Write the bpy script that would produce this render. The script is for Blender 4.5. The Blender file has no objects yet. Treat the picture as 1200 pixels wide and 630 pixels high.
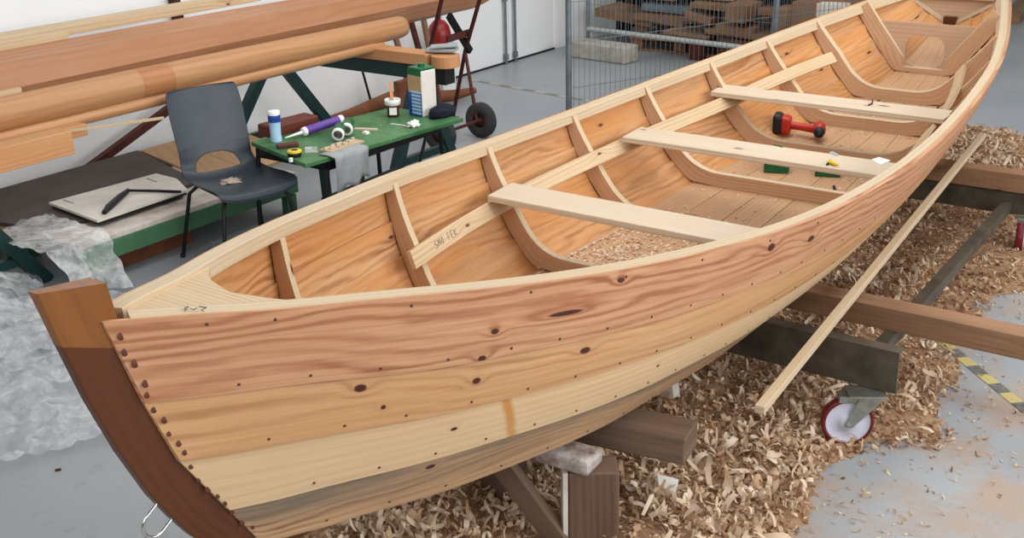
import bpy, math, random
import numpy as np
from mathutils import Vector, Matrix, noise as mnoise
random.seed(7); rng = np.random.default_rng(7)
scene = bpy.context.scene
col = scene.collection

# ------------------------------------------------------------------ camera
R = Matrix(((0.8155107370869877, -0.1909488555130508, 0.5463339384241968),
            (0.5783017748393923, 0.3056737952722502, -0.7563931438752386),
            (-0.022567563303264898, 0.932792616534948, 0.35970632413739767)))
FPX = 1373.36
CAM = Vector((0, 0, 2.3))
cd = bpy.data.cameras.new('camera'); cam = bpy.data.objects.new('camera', cd); col.objects.link(cam)
cd.sensor_width = 36; cd.lens = FPX / 1200 * 36; cd.clip_start = .05; cd.clip_end = 100
cam.matrix_world = Matrix.Translation(CAM) @ R.to_4x4()
scene.camera = cam

def ray(px, py):
    return (R @ Vector((px - 600, -(py - 315), -FPX))).normalized()
def at(px, py, z=0.0):
    r = ray(px, py); return CAM + r * ((z - CAM.z) / r.z)
def atx(px, py, x):
    r = ray(px, py); return CAM + r * ((x - CAM.x) / r.x)
def aty(px, py, y):
    r = ray(px, py); return CAM + r * ((y - CAM.y) / r.y)

# ------------------------------------------------------------------ colour / materials
def lin(c):
    return tuple(((v / 255) / 12.92 if v / 255 <= .04045 else ((v / 255 + .055) / 1.055) ** 2.4) for v in c)

class NT:
    def __init__(s, name, rough=.6, metal=0.0, spec=.4):
        s.m = bpy.data.materials.new(name); s.m.use_nodes = True
        s.t = s.m.node_tree; s.n = s.t.nodes; s.l = s.t.links
        s.b = s.n['Principled BSDF']
        s.b.inputs['Roughness'].default_value = rough
        s.b.inputs['Metallic'].default_value = metal
        s.b.inputs['Specular IOR Level'].default_value = spec
    def node(s, typ, **kw):
        n = s.n.new(typ)
        for k, v in kw.items():
            if k.startswith('_'): setattr(n, k[1:], v)
            else:
                n.inputs[k.replace('__', ' ')].default_value = v
        return n
    def link(s, a, b): s.l.new(a, b)
    def math(s, op, a, b=None, c=None, clamp=False):
        n = s.n.new('ShaderNodeMath'); n.operation = op; n.use_clamp = clamp
        for i, v in enumerate((a, b, c)):
            if v is None: continue
            if isinstance(v, (int, float)): n.inputs[i].default_value = v
            else: s.l.new(v, n.inputs[i])
        return n.outputs[0]
    def noise(s, vec, scale=5, detail=3, rough=.5, dim='3D', dist=0.0):
        n = s.n.new('ShaderNodeTexNoise'); n.noise_dimensions = dim
        n.inputs['Scale'].default_value = scale; n.inputs['Detail'].default_value = detail
        n.inputs['Roughness'].default_value = rough; n.inputs['Distortion'].default_value = dist
        if vec is not None: s.l.new(vec, n.inputs['Vector'])
        return n.outputs['Fac']
    def ramp(s, fac, stops):
        n = s.n.new('ShaderNodeValToRGB'); e = n.color_ramp.elements
        while len(e) < len(stops): e.new(.5)
        for i, (p, c) in enumerate(stops):
            e[i].position = p; e[i].color = (*c, 1) if len(c) == 3 else c
        s.l.new(fac, n.inputs['Fac']); return n.outputs['Color']
    def mix(s, fac, a, b, mode='MIX'):
        n = s.n.new('ShaderNodeMix'); n.data_type = 'RGBA'; n.blend_type = mode
        for i, v in ((0, fac), (6, a), (7, b)):
            if isinstance(v, (int, float)): n.inputs[i].default_value = v
            elif isinstance(v, tuple): n.inputs[i].default_value = (*v[:3], 1)
            else: s.l.new(v, n.inputs[i])
        return n.outputs[2]
    def scale(s, vec, xyz, off=None):
        n = s.n.new('ShaderNodeMapping'); n.inputs['Scale'].default_value = xyz
        if off: n.inputs['Location'].default_value = off
        s.l.new(vec, n.inputs['Vector']); return n.outputs[0]
    def color(s, v): s.l.new(v, s.b.inputs['Base Color'])
    def bump(s, h, strength=.3, dist=.01):
        n = s.n.new('ShaderNodeBump'); n.inputs['Strength'].default_value = strength; n.inputs['Distance'].default_value = dist
        s.l.new(h, n.inputs['Height']); s.l.new(n.outputs[0], s.b.inputs['Normal'])

def wood(name, light, dark, rings=55, amp=3.0, ring=.55, tint=None, tintamt=.5, knots=.75, rough=.55, fine=.12, su=.55, sv=3.0, bump=.12, seed=0.0, knotcol=(70, 32, 18), stain=None, stainamt=.5, perobj=True, marks=(), streak=None, stainv=None):
    """procedural timber: growth rings + fibre streaks + knots along UV.x; marks = explicit knots (u, v, ru, rv)"""
    s = NT(name, rough=rough, spec=.35)
    light, dark = lin(light), lin(dark)
    uv = s.node('ShaderNodeTexCoord').outputs['UV']
    raw = s.n.new('ShaderNodeSeparateXYZ'); s.link(uv, raw.inputs[0])
    oi = s.node('ShaderNodeObjectInfo').outputs['Random']
    comb = s.node('ShaderNodeCombineXYZ')
    s.link(s.math('ADD', s.math('MULTIPLY', oi, 23.0 if perobj else 0.0), seed), comb.inputs[0])
    s.link(s.math('MULTIPLY', oi, 7.0 if perobj else 0.0), comb.inputs[1]); comb.inputs[2].default_value = 0
    va = s.n.new('ShaderNodeVectorMath'); va.operation = 'ADD'; s.link(uv, va.inputs[0]); s.link(comb.outputs[0], va.inputs[1])
    v = va.outputs[0]
    warp = s.math('SUBTRACT', s.noise(s.scale(v, (su, sv, 1)), 1.0, 2, .5), .5)
    warp2 = s.math('SUBTRACT', s.noise(s.scale(v, (su * 4, sv * 4, 1)), 1.0, 3, .6), .5)
    sep = s.n.new('ShaderNodeSeparateXYZ'); s.link(v, sep.inputs[0])
    vo = s.n.new('ShaderNodeTexVoronoi'); vo.voronoi_dimensions = '2D'; vo.inputs['Scale'].default_value = 1
    s.link(s.scale(v, (1.7, 4.5, 1)), vo.inputs['Vector'])
    d = vo.outputs['Distance']
    sc = s.n.new('ShaderNodeSeparateColor'); s.link(vo.outputs['Color'], sc.inputs[0])
    has = s.math('GREATER_THAN', sc.outputs[0], knots)
    soft = s.math('MULTIPLY', has, s.math('POWER', s.math('SUBTRACT', 1.0, s.math('MULTIPLY', d, 3.2), clamp=True), 2.0))
    kn = s.math('MULTIPLY', has, s.math('SUBTRACT', 1.0, s.math('MULTIPLY', d, s.math('ADD', 12.0, s.math('MULTIPLY', sc.outputs[1], 16.0))), clamp=True))
    for (u0, v0, ru, rv) in marks:
        dx = s.math('DIVIDE', s.math('SUBTRACT', raw.outputs[0], u0), ru); dy = s.math('DIVIDE', s.math('SUBTRACT', raw.outputs[1], v0), rv)
        dd = s.math('SQRT', s.math('ADD', s.math('MULTIPLY', dx, dx), s.math('MULTIPLY', dy, dy)))
        kn = s.math('MAXIMUM', kn, s.math('MULTIPLY', s.math('SUBTRACT', 1.15, dd, clamp=True), 2.0, clamp=True))
        sf = s.math('POWER', s.math('SUBTRACT', 1.0, s.math('MULTIPLY', dd, .2), clamp=True), 2.0)
        soft = s.math('MAXIMUM', soft, sf)
    ph = s.math('ADD', s.math('MULTIPLY', sep.outputs[1], rings * 6.283),
                s.math('ADD', s.math('MULTIPLY', warp, amp * 6.283 * 2.4), s.math('ADD', s.math('MULTIPLY', warp2, amp * 4.0), s.math('MULTIPLY', soft, 9.0))))
    g = s.math('ADD', s.math('MULTIPLY', s.math('SINE', ph), .5), .5)
    g = s.math('POWER', g, 2.0)
    gm = s.math('MULTIPLY', s.math('SUBTRACT', s.noise(s.scale(v, (.7, 7, 1), (4.2, 8.8, 0)), 1.0, 3, .6), .32, clamp=True), 2.6, clamp=True)
    g = s.math('MULTIPLY', g, gm)
    strk = s.noise(s.scale(v, (1.4, 75, 1)), 1.0, 3, .65)
    strk = s.math('MULTIPLY', s.math('SUBTRACT', strk, .38, clamp=True), 2.2, clamp=True)
    fib = s.noise(s.scale(v, (6, 420, 1)), 1.0, 2, .6)
    blot = s.noise(s.scale(v, (1.3, 5, 1), (3.1, 1.7, 0)), 1.0, 3, .55)
    fac = s.math('MULTIPLY', s.math('ADD', s.math('MULTIPLY', g, 1.0), s.math('ADD', s.math('MULTIPLY', strk, .55), s.math('MULTIPLY', soft, .35))), ring, clamp=True)
    base = s.mix(fac, light, dark)
    if tint:
        base = s.mix(s.math('MULTIPLY', s.math('SUBTRACT', s.math('MULTIPLY', blot, 3.0), 1.0, clamp=True), tintamt, clamp=True), base, lin(tint))
    if stain:
        sn = s.noise(s.scale(v, (1.1, 8, 1), (9, 4, 0)), 1.0, 5, .62)
        sf = s.math('MULTIPLY', s.math('SUBTRACT', s.math('MULTIPLY', sn, 4.0), 1.6, clamp=True), stainamt, clamp=True)
        if stainv:   # strongest near the upper edge of the board: (v from, v to)
            mr = s.n.new('ShaderNodeMapRange'); s.link(raw.outputs[1], mr.inputs[0]); mr.inputs[1].default_value = stainv[0]; mr.inputs[2].default_value = stainv[1]
            sf = s.math('MULTIPLY', s.math('ADD', sf, .35), mr.outputs[0], clamp=True)
        base = s.mix(sf, base, lin(stain))
    if streak:
        u0, v0, sl, w = streak
        e = s.math('ABSOLUTE', s.math('SUBTRACT', s.math('SUBTRACT', raw.outputs[0], u0), s.math('ADD', s.math('MULTIPLY', s.math('SUBTRACT', raw.outputs[1], v0), sl), s.math('MULTIPLY', warp2, .02))))
        e = s.math('MULTIPLY', s.math('SUBTRACT', 1.4, s.math('DIVIDE', e, w), clamp=True), s.math('ADD', .35, blot), clamp=True)
        base = s.mix(e, base, lin((186, 126, 58)))
    base = s.mix(s.math('MULTIPLY', kn, 1.5, clamp=True), base, lin(knotcol))
    fm = s.math('ADD', 1 - fine, s.math('MULTIPLY', fib, fine * 2))
    cmb = s.node('ShaderNodeCombineColor')
    for i in range(3): s.link(fm, cmb.inputs[i])
    base = s.mix(1.0, base, cmb.outputs[0], 'MULTIPLY')
    s.color(base); s.bump(s.math('ADD', s.math('MULTIPLY', g, -.6), fib), bump, .004)
    return s.m

def plain(name, c, rough=.5, metal=0.0, var=.12, scale=12, c2=None, bump=0.0, spec=.4):
    s = NT(name, rough=rough, metal=metal, spec=spec)
    oc = s.node('ShaderNodeTexCoord').outputs['Object']
    n = s.noise(oc, scale, 4, .6)
    a = lin(c); b = lin(c2) if c2 else tuple(v * (1 - var) for v in a)
    s.color(s.mix(s.math('SUBTRACT', s.math('MULTIPLY', n, 2.4), .7, clamp=True), a, b))
    if bump: s.bump(n, bump, .01)
    return s.m

M = {}
M['inner'] = wood('plank_inside_oiled', (200, 156, 112), (140, 90, 54), rings=26, amp=3.4, ring=.9, tint=(198, 134, 70), tintamt=.75, knots=.55, bump=.1, seed=3.3)
M['bottom'] = wood('bottom_board', (194, 156, 118), (150, 112, 80), rings=40, amp=1.6, ring=.5, tint=(168, 128, 94), knots=.7, bump=.08)
M['rail'] = wood('rail_spruce', (200, 182, 154), (166, 140, 108), rings=60, amp=1.0, ring=.6, tint=(194, 166, 128), tintamt=.4, knots=.9, bump=.08)
M['frame'] = wood('frame_larch', (198, 160, 126), (156, 118, 88), rings=50, amp=1.5, ring=.7, tint=(188, 148, 112), knots=.8, bump=.08)
M['thwart'] = wood('thwart_spruce', (206, 190, 168), (176, 150, 120), rings=50, amp=1.0, ring=.6, tint=(200, 176, 146), tintamt=.4, knots=.72, bump=.06)
M['riser'] = wood('riser_spruce', (200, 176, 142), (166, 134, 98), rings=45, amp=.8, ring=.7, knots=.78, bump=.06)
M['bulkhead'] = wood('bulkhead_plank', (188, 156, 128), (154, 122, 96), rings=40, amp=1.0, ring=.5, knots=.9, bump=.06)
M['mahogany'] = wood('stem_dark', (88, 46, 20), (62, 30, 12), rings=30, amp=2, ring=.6, tint=(76, 38, 14), knots=1.1, rough=.38, bump=.05)
M['mahogany_light'] = wood('stem_head_brown', (132, 82, 38), (92, 52, 20), rings=25, amp=2.4, ring=.6, tint=(116, 66, 26), knots=1.1, rough=.38, bump=.05)
M['mast'] = wood('mast_varnished', (184, 138, 96), (142, 96, 60), rings=22, amp=1.4, ring=.6, tint=(166, 116, 78), knots=.86, rough=.4, fine=.06, bump=.03)
M['joint'] = wood('joint_red', (174, 118, 76), (136, 82, 50), rings=22, amp=1.4, ring=.5, knots=1.1, rough=.4, bump=.03)
M['mast_big'] = wood('spar_dark', (172, 126, 94), (138, 90, 58), rings=20, amp=1.4, ring=.5, tint=(150, 94, 54), knots=1.1, rough=.42, fine=.06, bump=.03)
M['offcut'] = wood('offcut_pine', (196, 150, 106), (156, 106, 66), rings=45, amp=1.5, ring=.5, tint=(190, 120, 70), knots=.85)
M['oldtimber'] = wood('old_timber', (158, 122, 92), (112, 80, 56), rings=45, amp=1.5, ring=.5, tint=(136, 98, 68), knots=.55, rough=.75, bump=.25, stain=(90, 66, 48), stainamt=.5, knotcol=(58, 32, 20))
M['darktimber'] = wood('dark_timber', (104, 80, 64), (68, 48, 36), rings=40, amp=1.5, ring=.5, knots=.8, rough=.8, bump=.3, stain=(140, 120, 104), stainamt=.4)
M['pallet'] = wood('pallet_board', (134, 104, 78), (92, 68, 48), rings=40, amp=1.5, ring=.4, knots=.8, rough=.8, tint=(140, 96, 62))
M['cardboard'] = plain('cardboard', (146, 112, 80), .85, c2=(112, 82, 56), scale=3)
M['ply'] = wood('tan_ply', (186, 148, 108), (150, 112, 76), rings=14, amp=1.5, ring=.4, knots=1.1, rough=.65)
M['rust'] = plain('rusty_red_steel', (96, 44, 32), .7, .2, c2=(58, 26, 22), scale=20)
M['green_dark'] = plain('dark_green_steel', (14, 44, 42), .45, 0, c2=(22, 60, 56), scale=8)
M['green_bench'] = plain('bench_green_paint', (78, 122, 88), .55, c2=(62, 100, 72), scale=6)
M['black_steel'] = plain('black_steel', (24, 26, 28), .45, .3, scale=9)
M['galv'] = plain('galvanised_tube', (132, 142, 148), .45, .6, c2=(104, 112, 118), scale=14)
M['galv_pale'] = plain('pale_rail', (186, 190, 186), .5, .2, c2=(160, 164, 160), scale=14)
M['zinc'] = plain('zinc_plated', (176, 180, 170), .35, .85, c2=(140, 142, 132), scale=24)
M['chrome'] = plain('bright_steel', (210, 214, 216), .2, 1.0, scale=10)
M['chair'] = plain('chair_shell_plastic', (34, 45, 54), .42, c2=(50, 58, 64), scale=5, bump=.03)
M['whiteboard'] = plain('white_panel', (232, 227, 218), .5, c2=(206, 198, 188), scale=4)
M['dirtywhite'] = plain('dusty_white_paint', (222, 216, 208), .6, c2=(176, 160, 144), scale=7)
M['spattered'] = plain('paint_spattered_wood', (190, 184, 180), .8, c2=(108, 78, 60), scale=22, bump=.4)
M['darkboard'] = plain('dark_brown_board', (84, 72, 66), .7, c2=(66, 54, 48), scale=5)
M['brownbox'] = plain('brown_block', (140, 86, 56), .7, c2=(112, 66, 42), scale=6)
M['rubber'] = plain('tyre_rubber', (46, 46, 48), .85, c2=(66, 64, 62), scale=14, bump=.2)
M['pu_red'] = plain('castor_tyre_red', (116, 30, 32), .35, c2=(92, 24, 26))
M['nylon'] = plain('castor_nylon', (206, 208, 222), .4, c2=(190, 192, 206), scale=10)
M['concrete'] = plain('concrete', (186, 182, 172), .9, c2=(150, 144, 134), scale=9, bump=.3)
M['red'] = plain('red_paint', (150, 34, 30), .35, c2=(120, 24, 24))
M['redplastic'] = plain('red_plastic', (188, 44, 30), .4, c2=(150, 30, 24))
M['black'] = plain('black_plastic', (20, 22, 26), .5)
M['purple'] = plain('purple_label', (98, 60, 152), .35, c2=(84, 46, 136), scale=20)
M['white'] = plain('white_plastic', (236, 236, 234), .4, var=.05)
M['blue'] = plain('blue_label', (40, 82, 164), .35, c2=(28, 56, 130), scale=40)
M['ltblue'] = plain('light_blue_label', (182, 214, 236), .35, c2=(160, 200, 230), scale=20)
M['yellow'] = plain('yellow_plastic', (226, 200, 40), .4)
M['greenplastic'] = plain('green_plastic', (26, 110, 62), .35, c2=(16, 84, 46))
M['greenbox'] = plain('green_card_box', (18, 104, 58), .45, c2=(10, 78, 44), scale=30)
M['navy'] = plain('navy_cloth', (18, 26, 44), .95, c2=(10, 14, 26), scale=30, bump=.6)
M['paper'] = plain('white_paper', (240, 238, 230), .8, var=.06)
M['cloth'] = plain('grey_cloth', (164, 168, 168), .9, c2=(138, 142, 144), scale=10, bump=.4)
M['orange'] = plain('orange_plastic', (214, 84, 26), .4)
M['rivet'] = plain('copper_rivet', (86, 52, 40), .5, .3)
M['bung'] = plain('wood_bung', (96, 48, 36), .6, c2=(74, 36, 26), scale=60)
M['pencil'] = plain('pencil_mark', (84, 84, 92), .8)
M['steel_channel'] = plain('channel_steel', (98, 92, 80), .4, .3, c2=(54, 48, 42), scale=6)
M['label_brown'] = plain('brown_label', (96, 40, 30), .5)
M['tinpanel'] = plain('tin_tan_panel', (196, 160, 112), .35, .1, c2=(170, 146, 110), scale=10)

def gt():
    s = NT('green_table_top', .45)
    oc = s.node('ShaderNodeTexCoord').outputs['Object']
    n = s.noise(oc, 4, 5, .65); n2 = s.noise(oc, 22, 4, .7)
    a = s.mix(s.math('SUBTRACT', s.math('MULTIPLY', n, 3), 1, clamp=True), lin((42, 92, 48)), lin((80, 130, 82)))
    a = s.mix(s.math('SUBTRACT', s.math('MULTIPLY', n2, 5), 3.1, clamp=True), a, lin((190, 204, 180)))
    s.color(a); return s.m
M['table_top'] = gt()

def floor_mat():
    s = NT('painted_concrete_floor', .42, spec=.4)
    oc = s.node('ShaderNodeTexCoord').outputs['Object']
    n = s.noise(oc, .7, 4, .55); n2 = s.noise(oc, 6, 6, .7); n3 = s.noise(oc, 2.1, 6, .65)
    c = s.mix(s.math('SUBTRACT', s.math('MULTIPLY', n, 3), 1, clamp=True), lin((142, 148, 154)), lin((158, 162, 164)))
    c = s.mix(s.math('SUBTRACT', s.math('MULTIPLY', n2, 4), 2.3, clamp=True), c, lin((120, 122, 120)))
    sep = s.n.new('ShaderNodeSeparateXYZ'); s.link(oc, sep.inputs[0])
    # sawdust film: strongest around the boat's working side (x > -2.6, y < 6.5)
    mx = s.n.new('ShaderNodeMapRange'); mx.interpolation_type = 'SMOOTHSTEP'
    s.link(sep.outputs[0], mx.inputs[0]); mx.inputs[1].default_value = -3.1; mx.inputs[2].default_value = -1.9
    my = s.n.new('ShaderNodeMapRange'); my.interpolation_type = 'SMOOTHSTEP'
    s.link(sep.outputs[1], my.inputs[0]); my.inputs[1].default_value = 8.2; my.inputs[2].default_value = 6.0
    mask = s.math('MULTIPLY', mx.outputs[0], my.outputs[0])
    th = s.math('ADD', s.math('MULTIPLY', n3, 6.5), s.math('MULTIPLY', mask, .9))
    dust = s.math('MULTIPLY', s.math('SUBTRACT', th, 3.75, clamp=True), s.math('ADD', .02, s.math('MULTIPLY', mask, .62)))
    spk = s.math('MULTIPLY', s.math('GREATER_THAN', s.noise(oc, 55, 2, .6), .66), s.math('ADD', .12, s.math('MULTIPLY', mask, .7)))
    grit = s.noise(oc, 120, 2, .6)
    dc = s.mix(grit, lin((140, 112, 90)), lin((186, 160, 134)))
    c = s.mix(s.math('MAXIMUM', dust, spk), c, dc)
    s.color(c)
    s.link(s.math('ADD', .38, s.math('MULTIPLY', dust, .5)), s.b.inputs['Roughness'])
    s.bump(n2, .08, .01)
    return s.m
M['floor'] = floor_mat()

def wall_mat():
    s = NT('white_sheet_wall', .6)
    oc = s.node('ShaderNodeTexCoord').outputs['Object']
    n = s.noise(oc, 1.2, 4, .6)
    s.color(s.mix(n, lin((243, 244, 243)), lin((230, 230, 228))))
    sep = s.n.new('ShaderNodeSeparateXYZ'); s.link(oc, sep.inputs[0])
    w = s.math('SINE', s.math('MULTIPLY', sep.outputs[1], 2 * math.pi / .22))
    s.bump(s.math('POWER', s.math('ABSOLUTE', w), 8.0), .15, .004)
    return s.m
M['wall'] = wall_mat()
M['door'] = plain('door_white', (238, 238, 238), .5, var=.04, scale=2)
M['wall_dark'] = plain('dark_store_wall', (46, 44, 46), .9, c2=(30, 28, 30), scale=2)

def shav_mat():
    s = NT('wood_shavings', .7, spec=.25)
    a = s.n.new('ShaderNodeAttribute'); a.attribute_name = 'tone'
    uv = s.node('ShaderNodeTexCoord').outputs['UV']
    c = s.ramp(a.outputs['Fac'], [(0, lin((120, 86, 62))), (.3, lin((180, 140, 106))), (.6, lin((214, 182, 146))), (1, lin((244, 228, 204)))])
    n = s.noise(s.scale(uv, (6, 60, 1)), 1, 2)
    c = s.mix(s.math('MULTIPLY', n, .3), c, lin((140, 98, 68)))
    s.color(c)
    # thin wood lets a little light through
    tr = s.n.new('ShaderNodeBsdfTranslucent'); s.link(c, tr.inputs['Color'])
    mx = s.n.new('ShaderNodeMixShader'); mx.inputs[0].default_value = .25
    s.link(s.b.outputs[0], mx.inputs[1]); s.link(tr.outputs[0], mx.inputs[2])
    s.link(mx.outputs[0], s.n['Material Output'].inputs['Surface'])
    return s.m
M['shavings'] = shav_mat()
def dust_mat():
    s = NT('sawdust', .9, spec=.2)
    oc = s.node('ShaderNodeTexCoord').outputs['Object']
    n = s.noise(oc, 3, 4, .6); n2 = s.noise(oc, 90, 3, .7)
    c = s.mix(n2, lin((134, 102, 78)), lin((200, 168, 134)))
    c = s.mix(s.math('SUBTRACT', s.math('MULTIPLY', n, 3), 1.1, clamp=True), c, lin((146, 112, 86)))
    s.color(c); s.bump(n2, .8, .01); return s.m
M['dust'] = dust_mat()
def poly_mat(lo=.24, gain=1.0):
    s = NT('clear_polythene', .16, spec=.8)
    s.b.inputs['Base Color'].default_value = (.92, .94, .95, 1)
    tr = s.n.new('ShaderNodeBsdfTransparent'); tr.inputs[0].default_value = (.985, .99, .995, 1)
    oc = s.node('ShaderNodeTexCoord').outputs['Object']
    n = s.math('ADD', s.math('MULTIPLY', s.noise(oc, 7, 5, .7), .75), s.math('MULTIPLY', s.math('SUBTRACT', 1.0, s.math('MULTIPLY', s.math('ABSOLUTE', s.math('SUBTRACT', s.noise(oc, 6, 3, .6), .5)), 8.0), clamp=True), .22))
    mx = s.n.new('ShaderNodeMixShader')
    s.link(s.math('MULTIPLY', s.math('SUBTRACT', n, lo, clamp=True), gain, clamp=True), mx.inputs[0])
    s.link(tr.outputs[0], mx.inputs[1]); s.link(s.b.outputs[0], mx.inputs[2])
    s.link(mx.outputs[0], s.n['Material Output'].inputs['Surface'])
    s.bump(s.noise(oc, 14, 4, .6), .45, .03)
    return s.m
M['poly'] = poly_mat()
M['poly_white'] = poly_mat(.12, 1.1)

# ------------------------------------------------------------------ mesh building
class MB:
    def __init__(s): s.v = []; s.f = []; s.uv = []; s.sm = []; s.mi = []
    def add(s, verts, faces, uvs=None, smooth=False, mi=0):
        o = len(s.v); s.v += [Vector(p) for p in verts]
        for k, f in enumerate(faces):
            s.f.append([o + i for i in f])
            s.uv.append(uvs[k] if uvs else [(0, 0)] * len(f)); s.sm.append(smooth); s.mi.append(mi)
        return s
    def obox(s, c, ax, d, mi=0):
        """box centred c, orthonormal axes ax (3 vectors), full dims d; grain runs along longest side"""
        c = Vector(c); ax = [Vector(a).normalized() for a in ax]
        L = max(range(3), key=lambda i: d[i]); o = [i for i in range(3) if i != L]
        P = lambda a, b, e: c + ax[0] * a * d[0] / 2 + ax[1] * b * d[1] / 2 + ax[2] * e * d[2] / 2
        vs = [P(a, b, e) for a in (-1, 1) for b in (-1, 1) for e in (-1, 1)]
        fs = [(0, 1, 3, 2), (4, 6, 7, 5), (0, 4, 5, 1), (2, 3, 7, 6), (0, 2, 6, 4), (1, 5, 7, 3)]
        seed = random.random() * 3
        us = []
        for fi, f in enumerate(fs):
            row = []
            nax = fi // 2
            for i in f:
                q = vs[i] - c; co = [q.dot(a) for a in ax]
                if nax == L: row.append((co[o[0]] * .3 + seed, co[o[1]]))
                else:
                    w = [k for k in o if k != nax][0]
                    row.append((co[L] + seed, co[w] + .31 * nax + seed))
            us.append(row)
        if ax[0].cross(ax[1]).dot(ax[2]) < 0: fs = [f[::-1] for f in fs]; us = [u[::-1] for u in us]
        return s.add(vs, fs, us, mi=mi)
    def box(s, p0, p1, mi=0):
        p0, p1 = Vector(p0), Vector(p1); d = [abs(a) for a in (p1 - p0)]
        return s.obox((p0 + p1) / 2, ((1, 0, 0), (0, 1, 0), (0, 0, 1)), d, mi)
    def bar(s, a, b, w, h, up=(0, 0, 1), mi=0):
        """rectangular bar from a to b (centre line), w sideways, h along up"""
        a, b = Vector(a), Vector(b); t = (b - a).normalized(); sd = t.cross(Vector(up)).normalized(); u = sd.cross(t)
        return s.obox((a + b) / 2, (t, sd, u), ((b - a).length, w, h), mi)
    def tube(s, pts, r, n=12, cap=True, mi=0):
        pts = [Vector(p) for p in pts]; m = len(pts)
        rs = r if isinstance(r, (list, tuple)) else [r] * m
        prev = None; rings = []; L = 0
        for i, p in enumerate(pts):
            t = ((pts[min(i + 1, m - 1)] - pts[max(i - 1, 0)])).normalized()
            if prev is None:
                q = Vector((0, 0, 1)) if abs(t.z) < .9 else Vector((1, 0, 0)); a = t.cross(q).normalized()
            else: a = (prev - t * prev.dot(t)).normalized()
            prev = a; b = t.cross(a)
            if i: L += (p - pts[i - 1]).length
            rings.append(([p + (a * math.cos(2 * math.pi * k / n) + b * math.sin(2 * math.pi * k / n)) * rs[i] for k in range(n)], L))
        vs = [v for rg, _ in rings for v in rg]; fs = []; us = []
        for i in range(m - 1):
            for k in range(n):
                k2 = (k + 1) % n
                fs.append((i * n + k, i * n + k2, (i + 1) * n + k2, (i + 1) * n + k))
                c0, c1 = 2 * math.pi * rs[i] / n, 0
                us.append([(rings[i][1], k * c0), (rings[i][1], (k + 1) * c0), (rings[i + 1][1], (k + 1) * c0), (rings[i + 1][1], k * c0)])
        s.add(vs, fs, us, smooth=True, mi=mi)
        if cap:
            for i, rev in ((0, True), (m - 1, False)):
                rg = rings[i][0]; f = tuple(range(n)); f = f[::-1] if rev else f
                cen = pts[i]
                s.add(rg, [f], [[((rg[j] - cen).length * math.cos(j) * .2, (rg[j] - cen).length * math.sin(2 * math.pi * j / n)) for j in f]], mi=mi)
        return s
    def lathe(s, prof, o=(0, 0, 0), ax=(0, 0, 1), n=24, mi=0):
        """prof: list of (r, h)"""
        o = Vector(o); t = Vector(ax).normalized(); q = Vector((0, 0, 1)) if abs(t.z) < .9 else Vector((1, 0, 0))
        a = t.cross(q).normalized(); b = t.cross(a); m = len(prof)
        vs = [o + t * h + (a * math.cos(2 * math.pi * k / n) + b * math.sin(2 * math.pi * k / n)) * max(r, 1e-5) for r, h in prof for k in range(n)]
        fs = []; us = []
        for i in range(m - 1):
            for k in range(n):
                k2 = (k + 1) % n; fs.append((i * n + k, i * n + k2, (i + 1) * n + k2, (i + 1) * n + k))
                us.append([(k / n, i / m), ((k + 1) / n, i / m), ((k + 1) / n, (i + 1) / m), (k / n, (i + 1) / m)])
        return s.add(vs, fs, us, smooth=True, mi=mi)
    def prism(s, poly, vec, mi=0, uvax=None):
        """extrude planar polygon by vec"""
        poly = [Vector(p) for p in poly]; vec = Vector(vec); n = len(poly)
        nrm = vec.normalized()
        if uvax: ua = Vector(uvax).normalized()
        else:
            e = max(((poly[i] - poly[j]) for i in range(n) for j in range(i)), key=lambda q: q.length); ua = e.normalized()
        ub = nrm.cross(ua).normalized()
        UV = lambda p: (p.dot(ua), p.dot(ub))
        area = sum((poly[i].cross(poly[(i + 1) % n])).dot(nrm) for i in range(n))
        top = [p + vec for p in poly]
        f1 = list(range(n)); f2 = list(range(n, 2 * n))
        fs = [tuple(f1[::-1]), tuple(f2)] if area > 0 else [tuple(f1), tuple(f2[::-1])]
        us = [[UV((poly + top)[i]) for i in f] for f in fs]
        L = 0
        for i in range(n):
            j = (i + 1) % n; f = (i, j, n + j, n + i) if area > 0 else (j, i, n + i, n + j)
            l2 = L + (poly[j] - poly[i]).length
            d = {i: (L, 0), j: (l2, 0), n + j: (l2, vec.length), n + i: (L, vec.length)}
            fs.append(f); us.append([d[k] for k in f]); L = l2
        return s.add(poly + top, fs, us, mi=mi)
    def grid(s, G, close_u=False, smooth=True, mi=0, uvf=None, flip=False):
        """G[i][j] points"""
        m, n = len(G), len(G[0]); vs = [p for r in G for p in r]; fs = []; us = []
        for i in range(m - 1):
            for j in range(n - 1):
                f = (i * n + j, i * n + j + 1, (i + 1) * n + j + 1, (i + 1) * n + j)
                if flip: f = f[::-1]
                fs.append(f)
                if uvf: us.append([uvf(k // n, k % n) for k in f])
                else: us.append([(0, 0)] * 4)
        return s.add(vs, fs, us, smooth=smooth, mi=mi)
    def build(s, name, mats, parent=None, bevel=0.0, solid=0.0, root=None, sub=0):
        mats = mats if isinstance(mats, (list, tuple)) else [mats]
        me = bpy.data.meshes.new(name)
        rt = root
        p = parent
        while p is not None and rt is None:
            if p.parent is None: rt = p
            p = p.parent
        if rt is None and parent is None:
            mn = Vector((min(v.x for v in s.v), min(v.y for v in s.v), min(v.z for v in s.v)))
            mxv = Vector((max(v.x for v in s.v), max(v.y for v in s.v), 0))
            off = Vector(((mn.x + mxv.x) / 2, (mn.y + mxv.y) / 2, mn.z))
        else: off = Vector(rt['_o'])
        me.from_pydata([tuple(v - off) for v in s.v], [], s.f)
        for m in mats: me.materials.append(M[m] if isinstance(m, str) else m)
        uvl = me.uv_layers.new(name='UVMap')
        flat = []
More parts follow.
